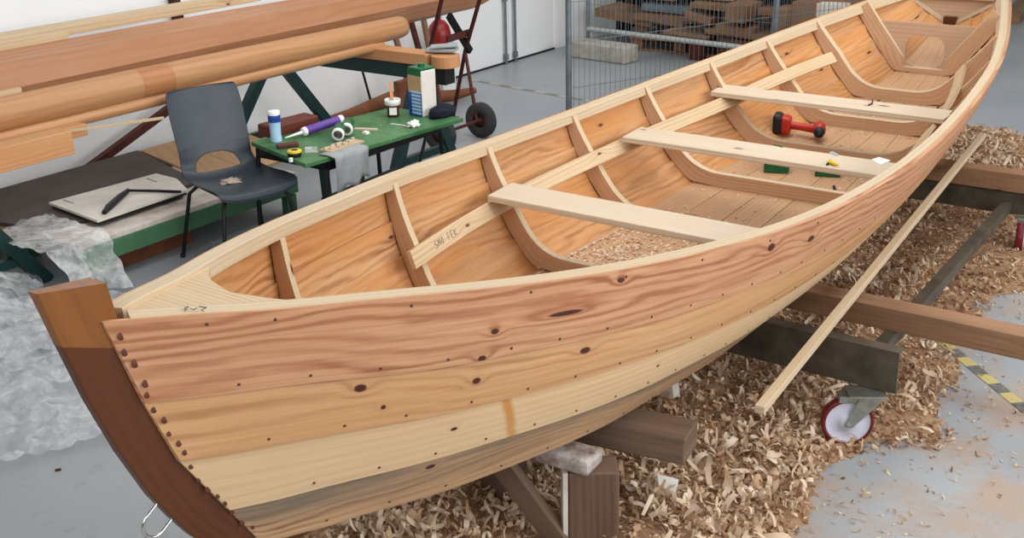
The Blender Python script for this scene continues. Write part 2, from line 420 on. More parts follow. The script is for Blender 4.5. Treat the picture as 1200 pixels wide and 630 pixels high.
        for u in s.uv:
            for c in u: flat += [c[0], c[1]]
        uvl.data.foreach_set('uv', flat)
        me.polygons.foreach_set('use_smooth', s.sm); me.polygons.foreach_set('material_index', s.mi)
        me.update()
        o = bpy.data.objects.new(name, me); col.objects.link(o)
        if parent is not None: o.parent = parent
        else: o.location = off; o['_o'] = tuple(off)
        if bevel:
            b = o.modifiers.new('bevel', 'BEVEL'); b.width = bevel; b.segments = 2; b.limit_method = 'ANGLE'; b.angle_limit = math.radians(50)
        if solid:
            b = o.modifiers.new('solid', 'SOLIDIFY'); b.thickness = solid; b.offset = 0
        if sub:
            b = o.modifiers.new('sub', 'SUBSURF'); b.levels = sub; b.render_levels = sub
        return o

def thing(name, loc, label, cat, group=None):
    o = bpy.data.objects.new(name, None); col.objects.link(o); o.empty_display_size = .1
    o.location = Vector(loc); o['_o'] = tuple(loc); o['label'] = label; o['category'] = cat
    if group: o['group'] = group
    return o
def tag(o, label, cat, group=None, kind=None):
    o['label'] = label; o['category'] = cat
    if group: o['group'] = group
    if kind: o['kind'] = kind
    return o
def struct(o): o['kind'] = 'structure'; return o

def pchip(T):
    """monotone cubic through rows (x, y1, y2...)"""
    T = np.array(T, float); x = T[:, 0]; Y = T[:, 1:]; h = np.diff(x)[:, None]; dl = np.diff(Y, axis=0) / h
    m = np.zeros_like(Y); m[0] = dl[0]; m[-1] = dl[-1]
    m[1:-1] = (dl[:-1] * h[1:] + dl[1:] * h[:-1]) / (h[1:] + h[:-1])
    def f(q):
        q = min(max(q, x[0]), x[-1]); i = min(max(int(np.searchsorted(x, q)) - 1, 0), len(x) - 2)
        H = x[i + 1] - x[i]; t = (q - x[i]) / H
        return ((2 * t**3 - 3 * t**2 + 1) * Y[i] + (t**3 - 2 * t**2 + t) * H * m[i] + (-2 * t**3 + 3 * t**2) * Y[i + 1] + (t**3 - t**2) * H * m[i + 1])
    return f

# ------------------------------------------------------------------ room shell
WX = -6.85
def plane_grid(x0, x1, y0, y1, z, n=2):
    return [[Vector((x0 + (x1 - x0) * i / n, y0 + (y1 - y0) * j / n, z)) for j in range(n + 1)] for i in range(n + 1)]
m = MB(); m.box((-9, -2, -.1), (5, 18, 0)); f = m.build('floor', 'floor'); struct(f)
f.data.transform(Matrix.Translation(f.location)); f.location = (0, 0, 0)
m = MB(); m.box((WX - .15, -2, 0), (WX, 8.6, 4.5)); m.box((WX - .15, 10.35, 0), (WX, 17, 4.5)); m.box((WX - .15, 8.6, 2.6), (WX, 10.35, 4.5)); struct(m.build('wall_left', 'wall'))
m = MB(); m.box((-9, 17, 0), (5, 17.15, 4.5)); struct(m.build('wall_back', 'wall'))
# white double door in the left wall
dr = bpy.data.objects.new('door_1', None); col.objects.link(dr); dr.location = (WX, 9.5, 0); dr['_o'] = (WX, 9.5, 0); dr['kind'] = 'structure'
ym = atx(599, 74, WX + .02).y
MB().box((WX - .05, 8.6, .015), (WX - .005, ym - .004, 2.6)).build('door_leaf', 'door', dr)
MB().box((WX - .05, ym + .004, .015), (WX - .005, 10.35, 2.6)).build('door_leaf', 'door', dr)
for px in (593.5, 604.5):
    y = atx(px, 74, WX + .03).y
    mb = MB().tube([(WX + .03, y, .0), (WX + .03, y, 2.5)], .014, 10)
    for z in (.05, .62, 1.4): mb.tube([(WX + .03, y, z), (WX + .03, y, z + .05)], .026, 10)
    b = mb.build('lock_rod', 'galv', dr)
MB().box((WX - .01, 8.6, 0), (WX + .004, 10.35, .018)).build('threshold', 'black', dr)
MB().box((WX - .002, 8.45, 0), (WX + .03, 8.6, 2.65)).build('door_frame', 'door', dr)

# ------------------------------------------------------------------ BOAT
XC = -2.2328
SH = pchip([(1.445, .034, 1.247), (1.616, .124, 1.221), (1.807, .216, 1.187), (2.077, .346, 1.151), (2.409, .491, 1.103), (2.827, .633, 1.049), (3.3, .755, 1.004), (3.8, .83, .965), (4.4, .866, .942), (5.0, .865, .939), (5.6, .832, .951), (6.172, .779, .972), (6.7, .714, 1.001), (7.2, .62, 1.04), (7.65, .516, 1.08), (8.0, .43, 1.11), (8.25, .36, 1.135)])
CH = pchip([(1.445, .034, 1.247), (1.462, .034, 1.185), (1.494, .034, 1.068), (1.55, .034, .918), (1.593, .034, .814), (1.653, .034, .691), (1.706, .034, .604), (1.764, .034, .519), (1.815, .034, .458), (1.95, .098, .430), (2.12, .165, .42), (2.28, .25, .42), (2.61, .375, .42), (2.91, .455, .415), (3.31, .505, .41), (3.65, .53, .40), (4.02, .535, .40), (4.47, .53, .40), (4.77, .52, .405), (5.41, .49, .44), (6.0, .42, .47), (6.7, .34, .51), (7.2, .27, .57), (7.7, .19, .655), (8.25, .05, .93)])
BUL = .05
def sec(y, t):
    a = Vector(CH(y)); b = Vector(SH(y)); d = b - a
    n = Vector((d.y, -d.x)).normalized() if d.length > 1e-6 else Vector((1, 0))
    k = min(1, max(0, y - 1.47)) * (1 if y < 6.4 else max(.15, 1 - (y - 6.4) / 1.5))
    return a + d * t + n * (BUL * k * 4 * t * (1 - t)), n      # (half breadth, z), outward normal
YE = 8.25
def curve(t, start, extra):
    ys = [1.95, 2.1, 2.3, 2.6, 3.0, 3.5, 4, 4.5, 5, 5.5, 6, 6.5, 7, 7.35, 7.7, 8.0, YE]
    rows = [start] + extra + [(y, *sec(y, t)[0]) for y in ys]
    return pchip(rows)
sp = lambda y, t: (y, *sec(y, t)[0])
TS = [0, .27, .5, .72, 1.0]
TB = {.27: [(1.722, .034, .607), (1.842, .0967, .599), (1.953, .1591, .6005), (2.065, .2202, .598), (2.177, .2789, .5945), (2.288, .3343, .5935)],
      .5: [(1.592, .034, .818), (1.731, .0973, .7985), (1.845, .1594, .7915), (1.958, .2201, .782), (2.072, .2791, .7715), (2.186, .3361, .76)],
      .72: [(1.516, .034, 1.018), (1.658, .1045, .996), (1.787, .1723, .981), (1.915, .2379, .9635), (2.043, .3015, .942), (2.172, .3634, .923)]}
CUR = [CH] + [pchip(TB[t] + [(y, *sec(y, t)[0]) for y in [2.4, 2.6, 2.8, 3.0, 3.25, 3.5, 4, 4.5, 5, 5.5, 6, 6.5, 7, 7.35, 7.7, 8.0, YE]]) for t in (.27, .5, .72)] + [SH]
Y0 = [1.815, 1.722, 1.592, 1.516, 1.445]
NS = 72
def cpt(i, s):
    y = Y0[i] + (YE - Y0[i]) * (s ** 1.25); b, z = CUR[i](y); return Vector((b, y, z))

def project(P):
    q = R.transposed() @ (Vector(P) - CAM); return 600 - FPX * q.x / q.z, 315 + FPX * q.y / q.z
def locate(px, py, only=None):
    best = None
    for i in (range(4) if only is None else [only]):
        for k in range(0, 240):
            s_ = k / 240 * .8
            a_ = cpt(i, s_); b_ = cpt(i + 1, s_)
            ax_, ay_ = project((XC + a_.x, a_.y, a_.z)); bx_, by_ = project((XC + b_.x, b_.y, b_.z))
            ex, ey = bx_ - ax_, by_ - ay_; L2 = ex * ex + ey * ey
            if L2 < 1e-6: continue
            v = min(max(((px - ax_) * ex + (py - ay_) * ey) / L2, .03), .97)
            d_ = (ax_ + ex * v - px) ** 2 + (ay_ + ey * v - py) ** 2
            if best is None or d_ < best[0]: best = (d_, i, s_, v)
    _, i, s_, v = best
    p_ = cpt(i, s_).lerp(cpt(i + 1, s_), v); W_ = (cpt(i, .5) - cpt(i + 1, .5)).length
    return i, s_, v, p_.y, v * W_ + i * .37
def mk(px, py, ru, rv, i):
    q_ = locate(px, py, i); return (q_[3], q_[4], ru, rv)
W0 = (cpt(0, .5) - cpt(1, .5)).length
M['plank_red'] = wood('plank_pine_red', (200, 154, 116), (138, 80, 50), rings=30, amp=3.0, ring=1.25, tint=(180, 126, 92), knots=1.1, bump=.15, seed=2.2, marks=[mk(660, 364, .06, .007, 3), mk(580, 384, .011, .008, 3), mk(903, 288, .022, .014, 3), mk(947, 277, .024, .012, 3), mk(727, 327, .014, .008, 3), mk(561, 423, .012, .008, 3)])
M['plank_honey'] = wood('plank_pine_honey', (202, 160, 116), (148, 100, 64), rings=30, amp=2.4, ring=1.1, tint=(192, 142, 92), knots=1.1, bump=.12, seed=5.1, marks=[mk(421, 453, .016, .010, 2), mk(444, 475, .007, .006, 2), mk(555, 444, .012, .009, 2), mk(686, 408, .020, .010, 2)])
st_ = locate(594, 488, 1)
M['plank_pale'] = wood('plank_pale', (212, 184, 146), (182, 146, 106), rings=40, amp=1.0, ring=.5, tint=(200, 164, 120), tintamt=.4, knots=1.1, bump=.06, seed=8.4, marks=[mk(531, 499, .010, .006, 1), mk(767, 426, .008, .005, 1)], streak=(st_[3], st_[4], -.35, .016))
M['plank_stained'] = wood('plank_stained', (200, 164, 126), (132, 92, 62), rings=30, amp=3.4, ring=1.1, stain=(104, 98, 86), stainamt=.8, stainv=(W0 * .25, W0 * .85), tint=(170, 132, 96), knots=1.1, bump=.12, seed=1.4, marks=[mk(507, 545, .014, .008, 0)])

boat = thing('dory_boat', (XC, 1.45, 0), 'long open planked wooden rowing boat under construction with pale rails and dark stem', 'boat')
PT = .016
def strake(i, side, mat):
    NV = 5; out = []; inn = []
    for k in range(NS + 1):
        s = k / NS; a = cpt(i, s); b = cpt(i + 1, s)
        ro = []; ri = []
        for j in range(NV + 1):
            v = j / NV; vv = -.035 + 1.035 * v if i > 0 else v
            p = a.lerp(b, vv)
            d = (b - a); n = Vector((d.z, 0, -d.x)).normalized()
            # convexity inside the strake
            off = (.010 * (1 - v) if i > 0 else 0) + .006 * 4 * v * (1 - v) * min(1, s * 4)
            q = p + n * off; r = q - n * PT
            if r.x < .004: r.x = .004
            ro.append(Vector((XC + side * q.x, q.y, q.z))); ri.append(Vector((XC + side * r.x, r.y, r.z)))
        out.append(ro); inn.append(ri)
    W = (cpt(i, .5) - cpt(i + 1, .5)).length
    uvf = lambda a, b: (out[a][b].y, b / NV * W * (1 + 0.0) + i * .37 + (3 if side < 0 else 0))
    uvi = lambda a, b: (out[a][b].y + 11, b / NV * W + i * .61 + (5 if side < 0 else 0))
    m = MB()
    m.grid(out, mi=0, uvf=uvf, flip=(side < 0)); m.grid(inn, mi=1, uvf=uvi, flip=(side > 0))
    for j in (0, NV):
        m.grid([[out[k][j], inn[k][j]] for k in range(NS + 1)], smooth=False, mi=0, uvf=lambda a, b: (a * .1, b * .016), flip=(side > 0) == (j == 0) and True)
    for k in (0, NS):
        m.grid([[out[k][j] for j in range(NV + 1)], [inn[k][j] for j in range(NV + 1)]], smooth=False, mi=0, uvf=lambda a, b: (a * .016, b * .04))
    return m.build('side_plank', [mat, 'inner'], boat)
mats = ['plank_stained', 'plank_pale', 'plank_honey', 'plank_red']
near = [strake(i, 1, mats[i]) for i in range(4)]
far = [strake(i, -1, mats[i]) for i in range(4)]

def rivet(p, n, r, parent, mat='rivet', name='rivet', h=.002, sx=1.0):
    n = Vector(n).normalized()
    m = MB().lathe([(0, h), (r * .8, h), (r, 0), (r, -h)], p, n, 10)
    return m.build(name, mat, parent)
def near_pt(i, y, v):
    """point on outer near strake i at y and fraction v (0 lower edge)"""
    lo, hi = 0.0, 1.0
    for _ in range(30):
        s = (lo + hi) / 2; p = cpt(i, s).lerp(cpt(i + 1, s), v)
        if p.y < y: lo = s
        else: hi = s
    a = cpt(i, s); b = cpt(i + 1, s); p = a.lerp(b, v); d = b - a; n = Vector((d.z, 0, -d.x)).normalized()
    off = (.010 * (1 - v) if i > 0 else 0) + .006 * 4 * v * (1 - v) * min(1, s * 4)
    q = p + n * off
    return Vector((XC + q.x, q.y, q.z)), n
for i, v, ys in ((3, .07, np.arange(1.72, 4.6, .17)), (2, .1, np.arange(1.80, 4.2, .17)), (1, .1, np.arange(1.93, 3.9, .155)), (0, .16, np.arange(2.0, 3.4, .17)), (3, .88, (1.65, 1.8, 2.13, 2.46, 2.79, 3.12, 3.47, 3.8))):
    for y in ys:
        p, n = near_pt(i, y + random.uniform(-.01, .01), v); rivet(p, n, .0042, near[i])
for px, py in ((141, 393), (145, 411), (156, 424), (167, 448), (172, 460), (182, 478), (191, 491), (197, 506), (207, 518), (213, 529), (223, 546), (231, 561), (241, 572), (254, 578), (261, 588), (272, 599), (285, 610), (297, 616)):
    i, s_, v, _, _ = locate(px, py); q_ = cpt(i, s_).lerp(cpt(i + 1, s_), v)
    Q, n = near_pt(i, q_.y, v)
    rivet(Q, n, .0105 * random.uniform(.75, 1.15), near[i], 'bung', 'bung', .0012)
# bottom boards
def bottom():
    nb = 5
    for k in range(nb):
        f0 = -1 + 2 * k / nb; f1 = f0 + 2 / nb - .008
        top = []; bot = []
        for q in range(61):
            y = 1.86 + (YE - .02 - 1.86) * q / 60; b, z = CH(y); b = max(b - .012, .01)
            top.append([Vector((XC + b * f0, y, z + .022)), Vector((XC + b * f1, y, z + .022))])
            bot.append([Vector((XC + b * f0, y, z + .002)), Vector((XC + b * f1, y, z + .002))])
        m = MB(); uvf = lambda a, b_: (top[a][b_].y, top[a][b_].x)
        m.grid(top, uvf=uvf, smooth=False, flip=True); m.grid(bot, uvf=uvf, smooth=False)
        for j in (0, 1): m.grid([[top[i][j], bot[i][j]] for i in range(61)], smooth=False, uvf=lambda a, b_: (a * .1, b_ * .02), flip=(j == 1))
        m.build('bottom_board', 'bottom', boat)
bottom()

def inner_pt(y, t, off=0.0):
    p, n = sec(y, t); q = p - n * (PT + .001 + off); return q
# frames
FY = [2.43, 3.26, 4.005, 4.735, 5.415, 6.065, 6.675, 7.21]
def u_poly(y, depth, fl, r=.17, t_top=.93, tA=.34, top=.62):
    outer = [inner_pt(y, t_top + (0.0 - t_top) * k / 10) for k in range(11)]
    zb = CH(y)[1] + .023; outer[-1] = Vector((CH(y)[0] - .02, zb))
    b = CH(y)[0]
    inn = []
    for k in range(7): t = t_top + (tA - t_top) * k / 6; inn.append(inner_pt(y, t, depth * (top + (1 - top) * min(1, k / 4))))
    A = inn[-1]; Bp = Vector((max(b - r, b * .35), zb + fl))
    dirA = (inn[-1] - inn[-2]).normalized()
    kk = (zb + fl - A.y) / dirA.y if abs(dirA.y) > 1e-3 else .1
    C_ = A + dirA * kk; C_.x = max(C_.x, Bp.x)
    for k in range(1, 9): u = k / 8; inn.append(A * (1 - u)**2 + C_ * 2 * u * (1 - u) + Bp * u * u)
    outer.append(Vector((0, zb))); inn.append(Vector((0, zb + fl)))
    return outer, inn
def frame(y, thick=.034, depth=.082, fl=.07, mat='frame', name='frame', **kw):
    m = MB()
    sec0 = u_poly(y, depth, fl, **kw); sec1 = u_poly(y + thick, depth, fl, **kw)
    for side in (1, -1):
        P = []
        for (o, i_), yy in ((sec0, y), (sec1, y + thick)):
            # resample outer to match inner count
            n = len(i_); oo = []
            for k in range(n):
                f = k / (n - 1) * (len(o) - 1); a = int(min(f, len(o) - 2)); oo.append(o[a].lerp(o[a + 1], f - a))
            P.append(([Vector((XC + side * q.x, yy, q.y)) for q in oo], [Vector((XC + side * q.x, yy, q.y)) for q in i_]))
        n = len(P[0][0]); Ls = [0]
        for k in range(1, n): Ls.append(Ls[-1] + (P[0][1][k] - P[0][1][k - 1]).length)
        uv = lambda a, b: (Ls[a], b * .08 + (2 if side > 0 else 0))
        m.grid([[P[0][0][k], P[0][1][k]] for k in range(n)], smooth=False, uvf=uv, flip=side > 0)
        m.grid([[P[1][0][k], P[1][1][k]] for k in range(n)], smooth=False, uvf=uv, flip=side < 0)
        m.grid([[P[0][1][k], P[1][1][k]] for k in range(n)], smooth=True, mi=1, uvf=lambda a, b: (Ls[a], b * .035 + 1), flip=side > 0)
        m.grid([[P[0][0][k], P[1][0][k]] for k in range(n)], smooth=True, uvf=lambda a, b: (Ls[a], b * .035 + 1), flip=side < 0)
        m.grid([[P[0][0][0], P[0][1][0]], [P[1][0][0], P[1][1][0]]], smooth=False, uvf=lambda a, b: (a * .03, b * .08), flip=side < 0)
    return m.build(name, [mat, 'rail'], boat)
for y in FY: frame(y)
# aft frame + bulkhead with octagonal hand hole
yb = 7.70
frame(yb, .02, .10, .035, 'frame', 'frame', r=.06, tA=.12, top=.9)
def ring_panel(outer, inner, y0, y1, name, mat):
    m = MB(); n = len(outer)
    def G(y): return [[Vector((XC + a.x, y, a.y)), Vector((XC + b.x, y, b.y))] for a, b in zip(outer + outer[:1], inner + inner[:1])]
    g0, g1 = G(y0), G(y1)
    uv = lambda g: (lambda a, b: (g[a][b].x, g[a][b].z))
    m.grid(g0, smooth=False, uvf=uv(g0), flip=True); m.grid(g1, smooth=False, uvf=uv(g1))
    for j in (0, 1): m.grid([[g0[k][j], g1[k][j]] for k in range(n + 1)], smooth=False, uvf=lambda a, b: (a * .05, b * .02), flip=(j == 1))
    return m.build(name, mat, boat)
zl, zt = CH(yb)[1] + .03, 1.0
def hit(ang):
    # ray from hole centre to section boundary
    c = Vector((0, .82)); d = Vector((math.cos(ang), math.sin(ang))); best = 9
    segs = []
    side = [inner_pt(yb, t, .004) for t in (0, .2, .4, .6, .8)]
    top = Vector((.36, zt))
    pl = [Vector((0, zl)), Vector((CH(yb)[0] - .02, zl))] + [p for p in side if p.y < zt - .01 and p.y > zl] + [top, Vector((0, zt))]
    pl = pl + [Vector((-p.x, p.y)) for p in reversed(pl)]
    for a, b in zip(pl, pl[1:] + pl[:1]):
        e = b - a; den = d.x * e.y - d.y * e.x
        if abs(den) < 1e-9: continue
        w = a - c; t = (w.x * e.y - w.y * e.x) / den; u = (w.x * d.y - w.y * d.x) / den
        if t > 0 and -1e-6 <= u <= 1 + 1e-6: best = min(best, t)
    return c + d * best
N = 72; outer = []; inn = []
for k in range(N):
    a = 2 * math.pi * k / N
    outer.append(hit(a))
    # rounded octagon-like hole
    ca, sa = math.cos(a), math.sin(a); rr = 1 / (abs(ca / .125) ** 3.2 + abs(sa / .10) ** 3.2) ** (1 / 3.2)
    inn.append(Vector((ca * rr - .005, .82 + sa * rr)))
ring_panel(outer, inn, yb + .021, yb + .045, 'bulkhead', 'bulkhead')
# gunwale rails (inwales)
def rail(side, w=.053, h=.045):
    sect = []
    ys = [1.50 + (YE - 1.50) * ((k / 80) ** 1.1) for k in range(81)]
    Lp = 0
    for k, y in enumerate(ys):
        b, z = SH(y); b2, _ = SH(min(y + .02, YE)); b1, _ = SH(max(y - .02, 1.47)); tx = Vector((b2 - b1, min(y + .02, YE) - max(y - .02, 1.47))).normalized()
        nx = Vector((tx.y, -tx.x)); o = Vector((b, y)) - nx * (PT * .6); i = Vector((b, y)) - nx * (PT * .6 + w)
        # lower edge follows the flare
        p, n = sec(y, .93); fl = (Vector(SH(y)) - p); sh = fl.x / max(fl.y, .02) * h * .7
        i.x = max(i.x, .003); o.x = max(o.x, .006)
        X = lambda q, dz, s=0: Vector((XC + side * max(q.x - s, .002), q.y, z + dz))
        sect.append([X(o, .003), X(i, .003), X(i, -h, sh), X(o, -h, sh), X(o, .003)])
    m = MB(); m.grid(sect, smooth=False, uvf=lambda a, b: (sect[a][0].y, b * .046 + (1.3 if side > 0 else 0)), flip=side < 0)
    for k in (0, 80): m.add(sect[k][:4], [(0, 1, 2, 3)])
    return m.build('gunwale_rail', 'rail', boat, bevel=.003)
rl = [rail(1), rail(-1)]
# breasthook
pl = []
zbh = lambda y: SH(y)[1] - .012
bh = []
for y in (1.56, 1.64, 1.72, 1.8, 1.88, 1.96, 2.05): bh.append(Vector((SH(y)[0] - .05 if y > 1.6 else .012, y)))
arc = []
xm = bh[-1].x
for k in range(13):
    u = -1 + 2 * k / 12; arc.append(Vector((-u * xm * -1, 1.86 + .19 * abs(u) ** 2.2)))
pts = [Vector((b.x, b.y)) for b in bh] + [Vector((-u.x, u.y)) for u in arc[1:-1]] + [Vector((-b.x, b.y)) for b in reversed(bh)]
m = MB(); Z = 1.165
top = [Vector((XC + p.x, p.y, SH(p.y)[1] - .004 - .0 * abs(p.x))) for p in pts]
# planar-ish plate made of strips across
strip_t = []; strip_b = []
for k in range(25):
    y = 1.56 + .49 * k / 24
    xo = max(SH(y)[0] - .05, .012)
    xi = 0 if y < 1.86 else xm * ((y - 1.86) / .19) ** (1 / 2.2)
    xi = min(xi, xo)
    z = 1.222 + (SH(2.05)[1] - .014 - 1.222) * k / 24
    strip_t.append((y, xo, xi, z))
for side in (1, -1):
    gt_ = [[Vector((XC + side * xi, y, z)), Vector((XC + side * (xo + .012), y, z))] for y, xo, xi, z in strip_t]
    gb_ = [[p - Vector((0, 0, .03)) for p in r] for r in gt_]
    m.grid(gt_, smooth=False, uvf=lambda a, b: (gt_[a][b].x, gt_[a][b].y), flip=side > 0)
    m.grid(gb_, smooth=False, uvf=lambda a, b: (gt_[a][b].x, gt_[a][b].y), flip=side < 0)
    m.grid([[gt_[k][0], gb_[k][0]] for k in range(25)], uvf=lambda a, b: (a * .02, b * .03), flip=side < 0)
m.build('breasthook', 'riser', boat)
# stem: profile in the centre plane
front = [(1.308, 1.359), (1.327, 1.29), (1.346, 1.217), (1.39, 1.062), (1.449, .895), (1.517, .738), (1.571, .643), (1.621, .565), (1.70, .47), (1.80, .40), (1.95, .355), (2.15, .345)]
back = [(1.473, 1.333), (1.487, 1.25), (1.505, 1.157), (1.54, 1.049), (1.60, .897), (1.65, .791), (1.71, .666), (1.77, .578), (1.83, .492), (1.90, .44), (2.0, .424), (2.15, .42)]
def stem_piece(a, b, name, mat, e=0.0, wf=.014, wb=.031):
    m = MB(); fr = front[a:b]; bk = back[a:b]
    L = [[Vector((XC - wf - e, y, z)), Vector((XC - wb - e, yy, zz)), Vector((XC + wb + e, yy, zz)), Vector((XC + wf + e, y, z)), Vector((XC - wf - e, y, z))] for (y, z), (yy, zz) in zip(fr, bk)]
    acc = [0]
    for k in range(1, len(fr)): acc.append(acc[-1] + math.dist(fr[k], fr[k - 1]))
    uvw = [0, .12, .19, .31, .36]
    m.grid(L, smooth=False, uvf=lambda i, j: (acc[i], uvw[j]), flip=False)
    m.add(L[0][:4], [(0, 1, 2, 3)], [[(0, 0), (.0, .12), (.05, .12), (.05, 0)]]); m.add(L[-1][:4], [(3, 2, 1, 0)])
    return m.build(name, mat, boat, bevel=.004)
stem_piece(2, len(front), 'stem', 'mahogany'); stem_piece(0, 3, 'stem_head', 'mahogany_light', .0012)
# U bolt
p0 = atx(174, 586, XC); p1 = atx(193, 602, XC)
def stem_front(z):
    for (y0, z0), (y1, z1) in zip(front, front[1:]):
        if z1 <= z <= z0: return y0 + (y1 - y0) * (z - z0) / (z1 - z0)
za, zb_ = .705, .640
ya, yb2 = stem_front(za), stem_front(zb_)
dr_ = Vector((0, -.86, -.5)).normalized(); up_ = Vector((0, ya - yb2, za - zb_)).normalized()
A_ = Vector((XC, ya, za)); B_ = Vector((XC, yb2, zb_)); c_ = (A_ + B_) / 2; hr = (A_ - B_).length / 2
pts = [A_ - dr_ * .03, A_, A_ + dr_ * .035]
for k in range(1, 12):
    th = math.pi * k / 12; pts.append(c_ + dr_ * (.035 + hr * math.sin(th)) + up_ * (hr * math.cos(th)))
pts += [B_ + dr_ * .035, B_, B_ - dr_ * .03]
MB().tube(pts, .0052, 12).build('mooring_eye', 'chrome', boat)
# transom
yt = YE - .005
o_ = [inner_pt(yt, t, -.004) for t in (1, .8, .6, .4, .2, .02)]
poly = [Vector((XC + q.x, yt, q.y)) for q in o_] + [Vector((XC - q.x, yt, q.y)) for q in reversed(o_)]
poly = [Vector((XC + .2, yt, 1.20))] + poly + [Vector((XC - .2, yt, 1.20))]
MB().prism(poly, (0, .03, 0)).build('transom', 'bulkhead', boat)
for sg in (1, -1):
    MB().bar((XC + sg * (CH(yt)[0] - .01), yt - .012, CH(yt)[1] + .012), (XC + sg * (SH(yt)[0] - .03), yt - .012, SH(yt)[1] - .02), .024, .02, up=(0, 1, 0)).build('transom_trim', 'rail', boat)
MB().bar((XC - .36, yt - .01, 1.165), (XC + .36, yt - .01, 1.165), .02, .06).build('transom_cap', 'mahogany', boat)
m = MB(); q = o_[3]
MB().box((XC - .04, yt - .05, .86), (XC + .04, yt, .975)).build('stern_knee', 'mahogany', boat)
MB().bar((XC - .27, yt - .02, 1.12), (XC + .27, yt - .02, 1.12), .03, .05).build('transom_beam', 'frame', boat)
# risers (seat stringers)
def side_x(y, z, off):
    lo, hi = 0.0, 1.0
    for _ in range(30):
        t = (lo + hi) / 2
        if inner_pt(y, t, off).y < z: lo = t
        else: hi = t
    return inner_pt(y, t, off), sec(y, t)[1]
ZR = pchip([(3.15, .715, 0), (4, .725, 0), (5, .735, 0), (6, .765, 0), (7.15, .845, 0)])
def riser(side):
    G = []
    for k in range(41):
        y = 3.19 + (7.12 - 3.19) * k / 40; z = ZR(y)[0]
        p, n = side_x(y, z, .085); u = Vector((-n.y, n.x))
        c = [p - u * -.0 + u * .036, p - n * .022 + u * .036, p - n * .022 - u * .036, p - u * .036]
        c = [Vector((XC + side * q.x, y, q.y)) for q in c]; G.append(c + c[:1])
    m = MB(); m.grid(G, smooth=False, uvf=lambda a, b: (G[a][0].y, b * .072), flip=side < 0)
    m.add(G[0][:4], [(0, 1, 2, 3)]); m.add(G[-1][:4], [(3, 2, 1, 0)])
    return m.build('seat_riser', 'riser', boat, bevel=.002)
rs = [riser(1), riser(-1)]
# thwarts
def thwart(ya, yb_, zt, xl, xr, cut=.0):
    poly = [(XC + xl, ya, zt), (XC + xl + cut, ya, zt), (XC + xr, ya, zt), (XC + xr, yb_, zt), (XC + xl - .02, yb_, zt)]
    poly = [Vector(p) - Vector((0, 0, .028)) for p in poly if True]
    return MB().prism([poly[0], poly[2], poly[3], poly[4]], (0, 0, .028), uvax=(1, 0, 0)).build('thwart', 'thwart', boat, bevel=.004)
th = [thwart(3.81, 4.02, .80, -.64, .70), thwart(4.94, 5.165, .80, -.64, .71), thwart(5.95, 6.16, .832, -.655, .64)]

# pencil marks on riser and rail
def strokes(name, pts_list, parent, r=.0013, mat='pencil'):
    m = MB()
    for pts in pts_list: m.tube(pts, r, 4)
    return m.build(name, mat, parent)
GLY = {'S': [[(1, 1), (.2, .95), (.1, .6), (.8, .45), (.8, .05), (0, 0)]], 'M': [[(0, 0), (.1, 1), (.45, .4), (.8, 1), (.9, 0)]], 'O': [[(.4, 1), (0, .5), (.4, 0), (.8, .5), (.4, 1)]], 'F': [[(.8, 1), (0, 1), (0, .5), (.6, .5), (0, .5), (0, 0)]], 'E': [[(.8, 0), (0, 0), (0, .5), (.6, .5), (0, .5), (0, 1), (.8, 1)]], 'L': [[(0, 1), (0, 0), (.8, 0)]], '1': [[(.4, 0), (.4, 1)]], 'K': [[(0, 0), (0, 1), (0, .45), (.8, 1), (0, .45), (.8, 0)]]}
def pencil_on_riser(txt, y0):
    out = []
    for k, ch in enumerate(txt):
        if ch == ' ': continue
        for stt in GLY[ch]:
            P = []
            for gx, gy in stt:
                y = y0 + k * .026 + gx * .019; z = ZR(y)[0]; p, n = side_x(y, z, .085); u = Vector((-n.y, n.x))
                q = p - n * .0225 + u * (-.014 + gy * .028); P.append(Vector((XC - q.x, y, q.y)))
            out.append(P)
    return out
for l_ in pencil_on_riser('SMO FEK', 3.36): strokes('pencil_letter', [l_], rs[1])
sc = [[at(a_, b_, SH(1.62)[1] + .008) for a_, b_ in l_] for l_ in ([(217, 364), (217, 360), (221, 359), (218, 362)], [(223, 361), (227, 363), (231, 360)], [(233, 359), (242, 360), (236, 363), (239, 365)])]
for l_ in sc: strokes('pencil_squiggle', [l_], rl[0], r=.0013)

# ------------------------------------------------------------------ chips inside boat
def scatter_flakes(name, n, region, mat, size, label, cat, zfun, tr=(.7, 1)):
    V = []; F = []; T = []
    for k in range(n):
        x, y = region(); z = zfun(x, y) + random.uniform(0.001, .006)
        a = random.uniform(0, math.pi); s1 = size * random.uniform(.4, 1.4); s2 = s1 * random.uniform(.3, .8)
        u = Vector((math.cos(a), math.sin(a), random.uniform(-.6, .6))) * s1; w = Vector((-math.sin(a), math.cos(a), random.uniform(-.6, .6))) * s2
        c = Vector((x, y, z)); o = len(V)
        V += [c - u - w, c + u - w, c + u + w, c - u + w]; F.append((o, o + 1, o + 2, o + 3)); T += [random.uniform(*tr)] * 4
    me = bpy.data.meshes.new(name); me.from_pydata([tuple(v) for v in V], [], F)
    at_ = me.attributes.new('tone', 'FLOAT', 'POINT'); at_.data.foreach_set('value', T)
    me.materials.append(M[mat]); me.uv_layers.new(name='UVMap')
    o = bpy.data.objects.new(name, me); col.objects.link(o)
    return tag(o, label, cat, kind='stuff')
def reg_boat():
    while True:
        y = random.choice([random.gauss(4.3, .25), random.gauss(4.3, .25), random.uniform(2.6, 7.4)])
        if 2.6 < y < 7.6:
            b = CH(y)[0] - .05; return XC + max(-b, min(b, random.gauss(-.3, .18) if 3.8 < y < 4.72 else random.uniform(-b, b))), y
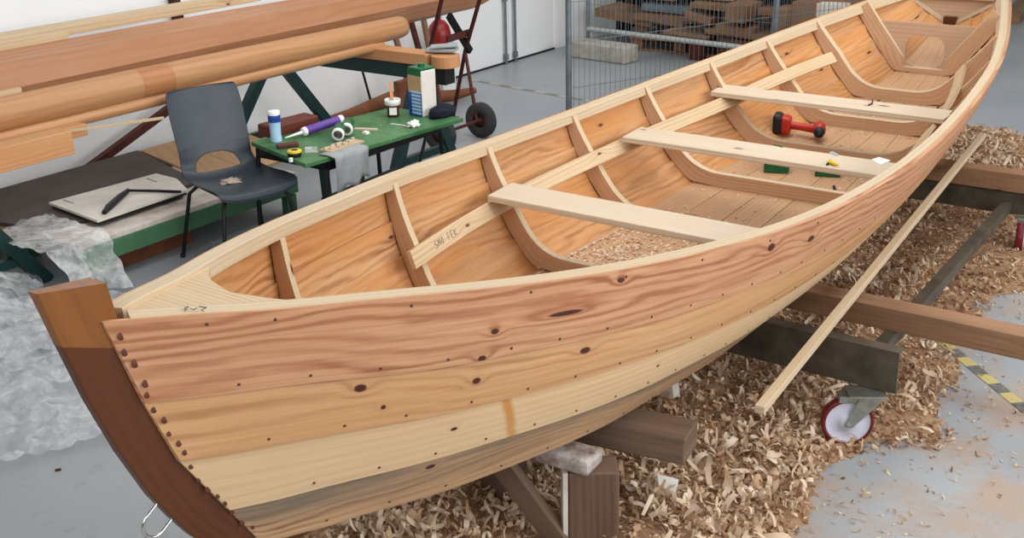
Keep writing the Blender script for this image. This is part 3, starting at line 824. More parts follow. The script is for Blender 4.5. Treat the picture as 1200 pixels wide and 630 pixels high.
scatter_flakes('wood_chips', 2600, reg_boat, 'shavings', .0065, 'small pale wood chips and sawdust scattered over the bottom boards inside the boat', 'wood chips', lambda x, y: CH(y)[1] + .023)

# ------------------------------------------------------------------ supports under the boat
def post_and_beams():
    # block post
    p = thing('support_post', (-1.745, 2.86, 0), 'upright weathered timber post holding up the bow on the right of the brace', 'post')
    a = math.radians(37); ux = Vector((math.cos(a), math.sin(a), 0)); uy = Vector((-ux.y, ux.x, 0)); uz = Vector((0, 0, 1)); c = Vector((-1.765, 2.87, .155))
    MB().obox(c, (ux, uy, uz), (.165, .12, .31)).build('post_body', 'darktimber', p, bevel=.006)
    MB().obox(c - ux * .094, (ux, uy, uz), (.018, .11, .31)).build('side_board', 'dirtywhite', p, bevel=.003)
    t = MB().bar((-2.25, 2.80, .347), (-1.735, 2.84, .340), .115, .055).build('cross_piece', 'spattered', None, bevel=.014)
    tag(t, 'short white paint spattered timber lying on top of the post under the bow', 'timber')
    t = MB().bar((-2.5, 3.0, .325), (-1.56, 3.17, .312), .15, .10).build('cross_beam', 'darktimber', None, bevel=.006)
    tag(t, 'thick dark weathered timber beam under the bow with a sawn end', 'timber')
    t = MB().bar((-2.12, 2.72, .395), (-1.80, 2.78, .0), .09, .035, up=(0, 1, 0)).build('brace', 'darktimber', None, bevel=.004)
    tag(t, 'dark slanting brown brace board left of the post under the bow', 'brace')
    t = MB().bar((-2.52, 3.05, .26), (-2.12, 2.92, .26), .12, .28).build('support_block', 'darktimber', None, bevel=.006)
    t.location.z = .0 + .02
    tag(t, 'dark timber block in shade under the bow behind the shavings', 'timber')
post_and_beams()

def castor(loc, ang, parent):
    """wheel centre loc, axle direction ang (deg from +X)"""
    a = math.radians(ang); ax = Vector((math.cos(a), math.sin(a), 0)); fw = Vector((-math.sin(a), math.cos(a), 0)); up = Vector((0, 0, 1)); c = Vector(loc); r = .1
    t = c - ax * .02
    c_ = bpy.data.objects.new('castor', None); col.objects.link(c_); c_.parent = parent; c_['_o'] = parent['_o']
    MB().lathe([(r * .86, 0), (r * .97, 0), (r, .004), (r, .036), (r * .97, .04), (r * .86, .04), (r * .86, 0)], t, ax, 40).build('tyre', 'pu_red', c_, root=parent)
    MB().lathe([(0, -.003), (.03, -.003), (.034, .004), (r * .8, .006), (r * .865, .001), (r * .865, .039), (r * .8, .034), (.034, .036), (.03, .043), (0, .043)], t, ax, 40).build('wheel', 'nylon', c_, root=parent)
    fk = MB(); piv = c + up * .118 + fw * .045
    for sg in (-1, 1):
        o = c + ax * sg * .029
        poly = [o + fw * -.016 + up * -.012, o + fw * .016 + up * -.016, o + fw * .125 + up * .105, o + fw * .03 + up * .105]
        fk.prism(poly, ax * .004 * sg)
    fk.obox(c + up * .107 + fw * .075, (ax, fw, up), (.066, .12, .005))
    fk.build('fork', 'zinc', c_, bevel=.002, root=parent)
    MB().obox(c + up * .122 + fw * .06, (ax, fw, up), (.1, .14, .01)).build('mounting_plate', 'zinc', c_, root=parent)
    MB().tube([c - ax * .036, c + ax * .036], .009, 12).build('axle_bolt', 'chrome', c_, root=parent)
    MB().obox(c + up * .100 - fw * .005, (ax, fw, up), (.055, .075, .028)).build('brake_pedal', 'zinc', c_, bevel=.003, root=parent)

# steel channel on castors
def channel(x0, x1, y, z0, z1, name, label, cast):
    ch = thing(name, ((x0 + x1) / 2, y, 0), label, 'trolley beam')
    m = MB(); fl = .06; tk = .008
    poly = [(x0, y, z0), (x0, y, z0)]
    prof = [(0, z0), (fl, z0), (fl, z0 + tk), (tk, z0 + tk), (tk, z1 - tk), (fl, z1 - tk), (fl, z1), (0, z1)]
    m.prism([Vector((x0, y + a, b)) for a, b in prof], (x1 - x0, 0, 0), uvax=(0, 1, 0))
    m.build('channel_body', 'steel_channel', ch)
    for (cx, cy, an) in cast: castor((cx, cy, .1), an, ch)
    return ch
channel(-3.35, -1.15, 4.05, .23, .40, 'steel_channel', 'dark steel channel beam on castors crossing under the middle of the boat', [(-1.305, 3.99, -58), (-3.1, 4.06, -20)])
channel(-3.35, -1.10, 6.49, .22, .34, 'steel_channel', 'further dark steel channel under the wooden beam near the stern, on a red castor', [(-1.26, 6.50, 5), (-3.1, 6.5, 10)])
t = MB().box((-3.1, 4.45, .30), (-.45, 4.56, .40)).build('timber_beam', 'oldtimber', None, bevel=.005)
tag(t, 'long knotty timber beam crossing under the boat just behind the nearer steel channel', 'timber')
t = MB().box((-3.2, 6.48, .345), (-.9, 6.59, .45)).build('timber_beam', 'oldtimber', None, bevel=.005)
tag(t, 'weathered timber beam under the boat further aft, lying on the far steel channel', 'timber')
a = Vector((-1.27, 3.95, .24)); 
t = thing('angle_iron', (-1.3, 5.3, 0), 'dark steel angle bar running lengthwise between the two castor beams', 'steel bar')
m = MB(); y0, y1 = 4.56, 6.47
m.bar((-1.30, 4.13, .275), (-1.345, 6.44, .275), .05, .055); m.build('bar', 'steel_channel', t)
t = MB().bar(at(890, 480, .47), at(1152, 158, .49), .035, .03).build('batten', 'rail', None, bevel=.003)
tag(t, 'long thin pale batten lying diagonally across the beams beside the boat', 'batten')

# ------------------------------------------------------------------ shavings and sawdust
poly_reg = [Vector((-2.75, 2.3)), Vector((-2.30, 2.25)), Vector((-1.6, 2.5)), Vector((-1.24, 3.0)), Vector((-1.25, 3.45)), Vector((-1.33, 3.75)), Vector((-1.20, 4.0)), Vector((-1.05, 4.25)), Vector((-1.15, 4.7)), Vector((-1.32, 5.1)), Vector((-1.28, 5.6)), Vector((-1.0, 5.95)), Vector((-.95, 7.0)), Vector((-1.2, 8.2)), Vector((-1.75, 8.9)), Vector((-2.2, 9.2)), Vector((-3.3, 9.0)), Vector((-3.4, 3.2))]
def sdist(p, poly):
    inside = False; best = 9
    n = len(poly)
    for i in range(n):
        a, b = poly[i], poly[(i + 1) % n]
        if (a.y > p.y) != (b.y > p.y) and p.x < (b.x - a.x) * (p.y - a.y) / (b.y - a.y) + a.x: inside = not inside
        e = b - a; t = max(0, min(1, (p - a).dot(e) / e.dot(e))); best = min(best, (a + e * t - p).length)
    return best if inside else -best
def pile(x, y):
    d = sdist(Vector((x, y)), poly_reg)
    n = mnoise.noise(Vector((x * 2.3, y * 2.3, 0))); n2 = mnoise.noise(Vector((x * 9, y * 9, 4)))
    e = d + n * .16 + n2 * .06
    if e < 0: return e
    h = .055 * (1 - math.exp(-e * 4)) * (1 + .8 * n) + .012 * n2 * min(1, e * 5)
    if -1.3 > x > -2.3 and 3.3 < y < 4.1: h *= .7
    return max(h, .0015)
m = MB(); stp = .035; X0, X1, Y0_, Y1_ = -3.5, -.7, 2.0, 9.3
nx = int((X1 - X0) / stp); ny = int((Y1_ - Y0_) / stp)
H = [[pile(X0 + i * stp, Y0_ + j * stp) for j in range(ny + 1)] for i in range(nx + 1)]
vs = []; idx = {}; fs = []
for i in range(nx):
    for j in range(ny):
        q = [(i, j), (i + 1, j), (i + 1, j + 1), (i, j + 1)]
        if max(H[a][b] for a, b in q) > 0.0 and min(H[a][b] for a, b in q) > -.06:
            f_ = []
            for k in q:
                if k not in idx:
                    idx[k] = len(vs); h = H[k[0]][k[1]]
                    vs.append(Vector((X0 + k[0] * stp, Y0_ + k[1] * stp, max(h, .0) if h > 0 else -.004)))
                f_.append(idx[k])
            fs.append(f_)
m.add(vs, fs, smooth=True); dpile = m.build('sawdust_layer', 'dust'); tag(dpile, 'brown sawdust spread over the floor beneath and beside the boat', 'sawdust', kind='stuff')

def curls(name, pts, label, cat, rmin=.008, rmax=.024, wmin=.006, wmax=.02, tone=None):
    V = []; F = []; T = []; UVs = []
    o = 0
    for (x, y, z) in pts:
        big = random.random()
        turns = random.choice((.12, .2, .2, .3, .45, .6, .8, 1.2, 1.7)); Lr = 6.283 * (rmin + (rmax - rmin) * big ** 1.7) * random.uniform(.35, .9); r0 = min(Lr / (6.283 * turns), rmax * 2.2); w = random.uniform(wmin, wmax); n = max(5, int(7 * turns) + 4)
        drift = random.uniform(-.7, .7) * w; grow = random.uniform(.1, .5)
        ax = np.array([random.gauss(0, 1), random.gauss(0, 1), random.gauss(0, .45)]); ax /= np.linalg.norm(ax)
        q = np.array([random.gauss(0, 1), random.gauss(0, 1), random.gauss(0, 1)]); u = np.cross(ax, q); u /= np.linalg.norm(u); v = np.cross(ax, u)
        th = np.linspace(0, turns * 2 * math.pi, n); rr = r0 * (1 + grow * th / 6.28)
        cen = np.outer(rr * np.cos(th), u) + np.outer(rr * np.sin(th), v) + np.outer(drift * th, ax)
        cen -= cen.mean(axis=0)
        wob = random.uniform(0, .35); cen *= (1 + wob * np.sin(np.linspace(0, random.uniform(2, 9), n)))[:, None]; c = np.array([x, y, z + min(r0, rmax) * .4])
        ww = w * (.5 + .5 * np.sin(np.linspace(.5, 2.8, n)))
        a = cen - np.outer(ww / 2, ax) + c; b = cen + np.outer(ww / 2, ax) + c
        P = np.empty((2 * n, 3)); P[0::2] = a; P[1::2] = b
        P[:, 2] = np.maximum(P[:, 2], .002)
        V.append(P); t = min(1, max(0, (random.gauss(.55, .25) if tone is None else random.gauss(*tone)))); T += [t] * (2 * n)
        for k in range(n - 1):
            F.append((o + 2 * k, o + 2 * k + 1, o + 2 * k + 3, o + 2 * k + 2)); UVs += [k / n + x, 0, k / n + x, 1, (k + 1) / n + x, 1, (k + 1) / n + x, 0]
        o += 2 * n
    V = np.concatenate(V)
    me = bpy.data.meshes.new(name); me.from_pydata(V.tolist(), [], F)
    a_ = me.attributes.new('tone', 'FLOAT', 'POINT'); a_.data.foreach_set('value', T)
    uvl = me.uv_layers.new(name='UVMap'); uvl.data.foreach_set('uv', UVs)
    me.materials.append(M['shavings'])
    me.polygons.foreach_set('use_smooth', [True] * len(F))
    ob = bpy.data.objects.new(name, me); col.objects.link(ob)
    return tag(ob, label, cat, kind='stuff')
pts = []
tries = 0
while len(pts) < 9500 and tries < 400000:
    tries += 1
    x = random.uniform(-3.2, -.75); y = random.uniform(2.1, 9.2)
    d = sdist(Vector((x, y)), poly_reg)
    n = mnoise.noise(Vector((x * 2.3, y * 2.3, 0))); n3 = mnoise.noise(Vector((x * 1.6 + 5, y * 1.6, 9)))
    e = d + n * .18
    if e < -.02: continue
    dens = .45 + .9 * n3
    if x < -2.5: dens *= .25
    if 2.6 < y < 4.6 and x > -2.35: dens += .45
    if y > 6.6: dens += .35
    if y < 3.0: dens += .4
    if abs(e) < .12: dens *= .7
    if random.random() > dens: continue
    if -1.93 < x < -1.55 and 2.7 < y < 3.0: continue
    pts.append((x, y, max(pile(x, y), 0) + random.uniform(0, .03) * min(1, max(e, 0) * 5)))
curls('wood_shavings', pts, 'heap of curled pale wood shavings covering the floor under and beside the boat', 'shavings', .007, .024, .005, .017, tone=(.55, .3))
def near_any(cs):
    cx, cy, sp_ = random.choice(cs); return random.gauss(cx, sp_), random.gauss(cy, sp_)
pts = []
while len(pts) < 1300:
    x, y = near_any([(-1.45, 3.75, .16), (-1.5, 3.45, .2), (-1.45, 3.05, .18), (-1.7, 3.3, .25), (-2.1, 2.7, .2), (-1.6, 5.3, .25), (-1.7, 7.6, .35), (-1.5, 4.3, .2), (-2.35, 2.5, .12), (-1.9, 8.4, .3)])
    if sdist(Vector((x, y)), poly_reg) < .0 or (-1.98 < x < -1.5 and 2.7 < y < 3.0): continue
    pts.append((x, y, pile(x, y) + random.uniform(.005, .05)))
curls('large_shavings', pts, 'broad curly pale shavings lying on top of the heap around the castor and the post', 'shavings', .011, .034, .008, .026, tone=(.85, .18))
def reg_fl():
    while True:
        x = random.uniform(-3.2, -.8); y = random.uniform(2.1, 9.1)
        if sdist(Vector((x, y)), poly_reg) + mnoise.noise(Vector((x * 3, y * 3, 0))) * .15 > -.05: return x, y
scatter_flakes('wood_flakes', 30000, reg_fl, 'shavings', .0095, 'fine chips and flakes mixed through the sawdust around the curled shavings', 'wood chips', lambda x, y: max(pile(x, y), 0) + abs(random.gauss(0, .006)), (.1, .85))
pts = []
while len(pts) < 900:
    x = random.uniform(-3.2, 1.0); y = random.uniform(2.4, 8.5)
    d = -sdist(Vector((x, y)), poly_reg)
    if d < 0 or x < -2.6: continue
    if random.random() < math.exp(-d * 3.5) * (.6 + .9 * mnoise.noise(Vector((x * 3, y * 3, 2)))): pts.append((x, y, 0))
curls('stray_shavings', pts, 'loose shavings strewn thinly over the blue grey floor right of the heap', 'shavings', .004, .012, .003, .010)

# small litter
def litter(name, px, py, z, pts, mat, label, cat):
    c = at(px, py, z); m = MB(); m.prism([c + Vector(p) for p in pts], (0, 0, .004))
    return tag(m.build(name, mat), label, cat)
litter('red_scrap', 1136, 340, .004, [(-.05, .0, 0), (.05, .02, 0), (.04, -.02, 0), (-.01, -.035, 0)], 'label_brown', 'small dark red scrap on the shavings beyond the knotty beam', 'scrap')
c = at(781, 462, .05)
m = MB(); m.prism([c + Vector((-.03, 0, -.02)), c + Vector((.03, .01, -.02)), c + Vector((.022, .005, .05)), c + Vector((-.015, 0, .055))], (.01, .04, 0)); tag(m.build('wood_block', 'whiteboard', bevel=.003), 'small pale offcut block standing in the sawdust under the boat', 'offcut')
c = at(780, 566, .11); m = MB(); m.prism([c + Vector((-.05, 0.03, 0)), c + Vector((.03, .04, -.0)), c + Vector((.045, -.01, -.02)), c + Vector((-.02, -.01, -.02))], (0, 0, .006)); tag(m.build('paper_scrap', 'paper'), 'white paper scrap on the shavings below the end of the dark beam', 'paper')

# ------------------------------------------------------------------ floor tapes
def tape(a, b, w, name, label, n, ms=('tapey', 'tapek')):
    a, b = Vector(a), Vector(b); t = (b - a).normalized(); s = Vector((-t.y, t.x, 0)) * w / 2; L = (b - a).length
    m = MB(); k = 0; x = 0.0; seg = L / n
    for k in range(n):
        p, q = a + t * seg * k, a + t * seg * (k + 1)
        sk = t * w * .35
        m.add([p - s + Vector((0, 0, .0022)), q - s + Vector((0, 0, .0022)), q + s + sk * 0 + Vector((0, 0, .0022)), p + s + Vector((0, 0, .0022))], [(0, 1, 2, 3)], mi=k % 2)
    return tag(m.build(name, [M[k_] for k_ in ms]), label, 'floor tape')
M['tapey'] = plain('tape_yellow', (196, 176, 92), .6, c2=(170, 160, 120), scale=30)
M['tapef'] = plain('tape_faded', (188, 178, 150), .6, c2=(164, 164, 158), scale=30)
M['tapeg'] = plain('tape_faded_dark', (110, 110, 106), .6, c2=(140, 140, 138), scale=30)
M['tapek'] = plain('tape_black', (70, 70, 66), .6, c2=(120, 120, 116), scale=30)
tape(at(1104, 400, 0), at(1236, 508, 0), .058, 'hazard_tape', 'worn black and yellow striped tape on the floor at the right, near the knotty beam', 10)
tape(at(548, 93, 0), at(760, 131, 0), .055, 'hazard_tape', 'faded striped tape line on the far floor in front of the white doors', 15, ('tapef', 'tapeg'))

# ------------------------------------------------------------------ far store: fences, blocks, stacked boards
def fence(base, d, L, name, label, z0=.2, wires=(.23, .53, .85, 1.12, 1.42, 1.7, 1.95), posts=(0, 1), sp=.043, feet=True, bottom=False):
    base = Vector(base); d = Vector(d).normalized()
    F_ = thing(name, base, label, 'fence')
    for f in posts:
        p = base + d * L * f
        MB().tube([p + Vector((0, 0, .0)), p + Vector((0, 0, 2.05))], .021, 12).build('fence_post', 'galv', F_)
    m = MB(); n = int(L / sp)
    for k in range(1, n):
        p = base + d * sp * k; m.tube([p + Vector((0, 0, z0)), p + Vector((0, 0, 2.0))], .0018, 5, cap=False)
    for z in wires: m.tube([base + Vector((0, 0, z)), base + d * L + Vector((0, 0, z))], .0022, 5, cap=False)
    m.build('wire_mesh', 'galv', F_)
    MB().tube([base + Vector((0, 0, 2.02)), base + d * L + Vector((0, 0, 2.02))], .019, 10).build('top_rail', 'galv', F_)
    if bottom: MB().tube([base + Vector((0, 0, z0)), base + d * L + Vector((0, 0, z0))], .026, 10).build('bottom_rail', 'galv_pale', F_)
    return F_
fence((-4.368, 6.773, 0), (.433, .901, 0), 3.5, 'mesh_fence_panel', 'nearer galvanised wire mesh fence panel standing behind the boat', z0=.05, posts=(0, .525, 1))
fence((-6.42, 10.32, 0), (1, -.11, 0), 3.4, 'mesh_fence_panel', 'further mesh fence panel with a pale bottom rail in front of the stacked boards', z0=.25, wires=(.5, .78, 1.1, 1.42, 1.7), bottom=True)
t = MB().obox((-6.12, 10.12, .085), ((1, -.1, 0), (.1, 1, 0), (0, 0, 1)), (.72, .24, .17)).build('concrete_block', 'concrete', None, bevel=.02)
tag(t, 'pale concrete fence foot block on the floor by the end of the white wall', 'block')

def pallet(c, ang, label, w=1.1, dpt=.9):
    P = thing('pallet', c, label, 'pallet', 'pallets at the back'); c = Vector(c)
    a = math.radians(ang); ux = Vector((math.cos(a), math.sin(a), 0)); uy = Vector((-math.sin(a), math.cos(a), 0)); up = Vector((0, 0, 1))
    m = MB()
    for k in range(6): m.obox(c + uy * (-dpt / 2 + .05 + k * (dpt - .1) / 5) + up * .131, (ux, uy, up), (w, .1, .018))
    m.build('deck', 'pallet', P)
    for k in (-1, 0, 1):
        m = MB()
        for j in (-1, 0, 1): m.obox(c + uy * (k * (dpt / 2 - .06)) + ux * (j * (w / 2 - .07)) + up * .072, (ux, uy, up), (.13, .09, .09))
        m.obox(c + uy * (k * (dpt / 2 - .06)) + up * .012, (ux, uy, up), (w, .09, .02)); m.obox(c + uy * (k * (dpt / 2 - .06)) + up * .12, (ux, uy, up), (w, .09, .01))
        m.build('skid', 'pallet', P)
    return P
pls = [((-5.6, 11.15, 0), 4, 'lowest wooden pallet of the left pile behind the far fence'), ((-5.55, 11.2, .15), -3, 'second wooden pallet up in the left pile behind the far fence'),
       ((-4.4, 10.95, 0), 2, 'lowest wooden pallet of the middle pile behind the far fence'), ((-3.75, 11.4, 0), -4, 'wooden pallet on the floor behind the stern, in the right pile'), ((-3.8, 11.4, .15), 3, 'upper pallet of the right pile behind the stern')]
for c, a, l in pls: pallet(c, a, l)
# boards stacked and leaning there
sizes = ['long', 'short', 'wide', 'narrow']
k = 0
def board(c, ang, dims, mat, label, tilt=0.0, cat='board'):
    a = math.radians(ang); b = math.radians(tilt)
    ux = Vector((math.cos(a) * math.cos(b), math.sin(a) * math.cos(b), math.sin(b))); uy = Vector((-math.sin(a), math.cos(a), 0)); up = ux.cross(uy)
    t = MB().obox(c, (ux, uy, up), dims).build('stacked_board', mat, None, bevel=.003)
    return tag(t, label, cat, 'boards stacked at the back')
specs = [
 ((-5.65, 11.0, .345), 6, (.95, .55, .07), 'pallet', 'brown board lying flat on the left pallet pile'),
 ((-5.9, 10.95, .56), -5, (.60, .5, .06), 'cardboard', 'tan board end jutting from the left pile, above the blue grey sack'),
 ((-5.35, 10.95, .60), 8, (.62, .5, .07), 'offcut', 'orange brown board above the tan one in the left pile'),
 ((-5.6, 11.15, .685), 0, (1.1, .5, .05), 'darktimber', 'dark board on top of the left pile'),
 ((-4.55, 10.75, .20), -8, (1.0, .45, .06), 'pallet', 'grey brown board on the middle pallet, under the white topped one'),
 ((-4.75, 10.62, .30), -10, (.8, .4, .05), 'cardboard', 'pale brown board with raised edge on the middle pile'),
 ((-4.3, 10.8, .52), 6, (.75, .5, .06), 'pallet', 'brown board with a rounded end high on the middle pile'),
 ((-4.35, 10.9, .66), -3, (.85, .5, .05), 'cardboard', 'tan card sheet above the rounded board'),
 ((-4.2, 10.9, .78), 4, (.9, .5, .04), 'pallet', 'topmost flat board of the middle pile'),
 ((-3.85, 10.45, .40), 3, (.5, .45, .11), 'offcut', 'orange brown timber box end beside the fence middle post'),
 ((-3.8, 10.6, .20), 0, (.6, .5, .3), 'darktimber', 'dark timber block under the orange brown one'),
 ((-3.75, 10.7, .62), 0, (.6, .5, .3), 'cardboard', 'cardboard carton on the timber by the fence post'),
 ((-3.85, 11.3, .42), 5, (.8, .5, .2), 'pallet', 'brown crate on the right pallet pile'),
 ((-3.8, 11.35, .60), -4, (.7, .5, .12), 'cardboard', 'flat carton on the brown crate'),
]
for c, a, d, mt, l in specs: board(Vector(c), a, d, mt, l, cat='board' if 'cart' not in l and 'crate' not in l else 'box')
for q, (x, y, h, w) in enumerate(((-4.02, 10.7, 1.1, .10), (-3.86, 10.8, 1.0, .08), (-3.68, 10.9, 1.2, .09), (-3.52, 10.8, 1.1, .1), (-3.36, 10.7, 1.0, .09))):
    t = MB().bar((x, y, 0), (x + .03, y + .35, h), w, .05, up=(0, 1, 0)).build('upright_plank', 'pallet' if q % 2 else 'oldtimber', None, bevel=.003)
    tag(t, 'plank standing upright at the back, %s' % ('just right of the fence middle post', 'second from the fence middle post', 'middle one of the five uprights', 'fourth from the fence middle post', 'rightmost of the uprights')[q], 'plank', 'uprights at the back')
t = MB().obox((-5.75, 10.95, .44), ((1, 0, 0), (0, 1, 0), (0, 0, 1)), (.6, .4, .1)).build('grey_sack', plain('grey_sack', (120, 132, 140), .8), None, bevel=.04); tag(t, 'blue grey sack squeezed between boards of the left pile', 'sack')
m = MB().obox((-5.28, 10.55, .10), ((1, 0, 0), (0, 1, 0), (0, 0, 1)), (.14, .1, .2)); tag(m.build('timber_block', 'rust', None, bevel=.004), 'reddish brown block on the floor behind the far fence', 'block')
def flatboard(px0, py0, px1, py1, y, depth, th, mat, label, cat='board', rise=.0):
    a = aty(px0, py0, y); b = aty(px1, py1, y); c = (a + b) / 2 + Vector((0, depth / 2, -th / 2)); ux = (b - a).normalized(); uy = Vector((-ux.y, ux.x, rise)).normalized(); up_ = ux.cross(uy)
    t = MB().obox(c, (ux, uy, up_), ((b - a).length, depth, th)).build('stacked_board', mat, None, bevel=.004)
    return tag(t, label, cat, 'boards stacked at the back')
flatboard(697, 9, 762, 22, 10.72, .5, .09, 'cardboard', 'long tan board with a slanting front edge, highest on the left pile')
flatboard(760, 17, 800, 25, 10.7, .4, .07, 'pallet', 'short orange brown board end right of the long tan board')
flatboard(802, 13, 833, 22, 10.5, .5, .07, 'pallet', 'brown plank end with a rounded nose in front of the middle pile')
flatboard(808, 3, 862, 9, 10.55, .5, .05, 'cardboard', 'thin tan sheet above the rounded plank end')
flatboard(776, 36, 828, 43, 10.45, .6, .03, 'pallet', 'grey brown sheet lying just above the white fence rail')
flatboard(838, 28, 882, 34, 10.4, .5, .09, 'pallet', 'orange timber slab left of the fence middle post')
flatboard(850, 4, 873, 8, 10.3, .4, .16, 'cardboard', 'small brown carton above the orange slab', 'box')
flatboard(905, 10, 922, 12, 10.1, .3, .22, 'cardboard', 'brown carton just right of the fence middle post', 'box')
flatboard(928, 2, 952, 4, 10.2, .3, .3, 'pallet', 'tall orange brown carton in the right pile', 'box')
flatboard(955, 4, 990, 6, 10.3, .3, .12, 'whiteboard', 'pale flat box low in the right pile near the boat rail', 'box')
# dark shelving frame; its black panels are added to stand for the store's darkness
sh = thing('shelf_rack', (-4.2, 11.9, 0), 'storage rack with added black panels for the deep shade behind the stacked boards', 'rack')
for x in (-6.7, -5.85, -5.0, -4.15, -3.4):
    MB().box((x - .03, 11.62, 0), (x + .03, 11.68, 2.6)).build('rack_post', 'black_steel', sh)
for z in (1.05, 1.75):
    MB().box((-6.7, 11.62, z - .03), (-3.4, 12.2, z)).build('shelf', 'black_steel', sh)
MB().box((-6.8, 12.2, 0), (-3.35, 12.26, 2.6)).build('shade_back', 'black', sh)
MB().box((-6.84, 11.6, 0), (-6.80, 12.2, 2.6)).build('shade_side', 'black', sh)
t = MB().bar(at(1184, 22, .05), at(1222, -16, .05), .2, .1).build('timber_offcut', 'oldtimber', None, bevel=.004); tag(t, 'old timber lying on the floor beyond the stern at top right', 'timber')

# ------------------------------------------------------------------ masts and trestles
def trestle(y, x0, x1, zt, label, xl0, xl1, s0, s1):
    T_ = thing('steel_trestle', ((x0 + x1) / 2, y, 0), label, 'trestle')
    MB().box((x0, y - .045, zt - .10), (x1, y + .045, zt)).build('top_beam', 'green_dark', T_, bevel=.004)
    MB().box((x1, y - .05, zt - .115), (x1 + .10, y + .05, zt - .003)).build('end_cap', 'black', T_)
    for x, sp_ in ((xl0, s0), (xl1, s1)):
        for sg in (-1, 1):
            MB().bar((x, y + sg * .03, zt - .09), (x, y + sg * sp_, 0), .075, .06, up=(1, 0, 0)).build('leg', 'green_dark', T_)
        MB().bar((x, y - sp_ * .78, .16), (x, y + sp_ * .78, .16), .04, .05).build('crossbar', 'green_dark', T_)
    return T_
trestle(5.95, -6.6, -4.86, .79, 'dark green steel trestle carrying the masts behind the green table', -6.42, -5.02, .60, .34)
trestle(2.80, -6.5, -5.10, .80, 'dark green steel trestle at the left edge of the view, beside the plastic sheet', -6.3, -5.55, .55, .55)
t = MB().box((-6.0, 5.88, .79), (-4.90, 6.02, .868)).build('packing_beam', 'offcut', None, bevel=.006); tag(t, 'orange brown wooden packing beam on top of the trestle, under the masts', 'timber')
t = MB().box((-6.1, 2.73, .80), (-5.12, 2.87, .868)).build('packing_beam', 'offcut', None, bevel=.006); tag(t, 'wooden packing piece on the left hand trestle', 'timber')
y_end = atx(474, 28, -5.40).y
t = MB().tube([(-5.44, 1.9, .965), (-5.43, 4, .965), (-5.41, y_end - .06, .955), (-5.41, y_end - .015, .955), (-5.41, y_end, .955)], [.092, .088, .076, .068, .04], 28).build('mast', 'mast'); tag(t, 'round varnished pine mast with a reddish joint patch, nearest of the spars on the trestles', 'mast')
jy0, jy1 = atx(166, 92, -5.36).y, atx(203, 84, -5.36).y
MB().tube([(-5.429, jy0, .9645), (-5.426, jy1, .9635)], [.0885, .0872], 28, cap=False).build('joint_patch', 'joint', t, root={'_o': tuple(t.location)})
t = MB().tube([(-5.72, 1.9, 1.06), (-5.70, 5, 1.06), (-5.68, 7.42, 1.05), (-5.68, 7.55, 1.05)], [.17, .165, .15, .125], 8).build('spar', 'mast_big'); tag(t, 'thick eight sided darker spar lying behind the round mast', 'spar')
for p in t.data.polygons: p.use_smooth = False
t = MB().tube([(-5.385, 1.9, .865), (-5.375, 4, .868), (-5.37, 5.85, .872), (-5.37, 6.0, .872)], [.034, .033, .034, .02], 14).build('thin_spar', 'mast'); tag(t, 'thin round spar with a weathered tip tucked below the round mast', 'spar')
t = MB().box((-5.97, 1.9, 1.222), (-5.82, 5.35, 1.275)).build('plank', 'riser', None, bevel=.003); tag(t, 'long pale plank lying on top of the thick spar', 'plank')
t = MB().box((-5.80, 1.9, 1.222), (-5.72, atx(79, 45, -5.74).y, 1.262)).build('plank', 'riser', None, bevel=.003); tag(t, 'short pale plank beside the long one, ending over the left of the spar', 'plank')
p = atx(20, 93, -5.53)
t = MB().bar((-5.52, 2.0, 1.05), (-5.52, p.y, 1.05), .03, .03).build('offcut_strip', 'yellowwood' if 'yellowwood' in M else 'riser', None); tag(t, 'yellowish wood strip wedged between the mast and the thick spar at the left', 'offcut')
e1 = atx(78, 165, -5.2)
t = MB().box((-5.26, 1.9, .765), (-5.14, e1.y, .885)).build('timber_offcut', 'offcut', None, bevel=.004); tag(t, 'square orange brown timber below the masts at the left edge', 'timber')
e2 = atx(98, 156, -5.32)
t = MB().box((-5.38, 1.9, .80), (-5.28, e2.y, .862)).build('timber_offcut', 'offcut', None, bevel=.004); tag(t, 'smaller timber just behind the square one, ending a little further right', 'timber')
t = MB().bar(at(40, 159, .868), at(192, 138, .875), .015, .012).build('slat', 'riser', None); tag(t, 'very thin pale slat sticking out behind the chair back, below the masts', 'slat')
# rust-red leaning bar + uprights
t = MB().bar(atx(42, 243, -6.66), atx(238, 98, -6.66), .05, .05).build('brace_bar', 'rust', None); tag(t, 'rusty red brown steel brace slanting behind the chair', 'steel bar')
for px0, py0, px1, py1, mt, l in ((461, 34, 468, 60, 'oldtimber', 'brown upright slat behind the wooden packing beam'), (483, 30, 492, 62, 'rust', 'reddish upright bar between two brown slats behind the tin'), (497, 26, 503, 58, 'oldtimber', 'wider brown upright beside the sack truck handle')):
    a = atx(px1, py1, -6.55); b = atx(px0, py0, -6.55); dz = a - b; a2 = a + dz * (a.z / -dz.z) if dz.z < 0 else a
    t = MB().bar(b + (b - a) * .6, a2, .045, .03, up=(1, 0, 0)).build('upright_batten', mt, None); tag(t, l, 'slat')
# curved brown timber on the floor behind the table
m = MB(); cv = [(386, 143, .02), (410, 135, .03), (434, 125, .05), (456, 116, .06), (500, 114, .05), (530, 112, .03), (556, 106, .02)]
m.tube([at(a, b, .06) for a, b, _ in cv], [.05, .055, .06, .065, .06, .05, .03], 8); t = m.build('curved_timber', 'brownbox', None); tag(t, 'curved reddish brown timber lying on the floor behind the green table', 'timber')
p0 = at(470, 136, .02)
t = MB().box((-6.2, 7.02, 0), (-6.14, 7.24, .34)).build('brown_board', 'brownbox', None); tag(t, 'brown board standing behind the tall tin', 'board')
t = MB().bar(atx(425, 84, -6.75), atx(438, 131, -6.75), .015, .015, up=(1, 0, 0)).build('thin_strut', 'black_steel', None); tag(t, 'thin dark strut against the wall below the green beam', 'strut')
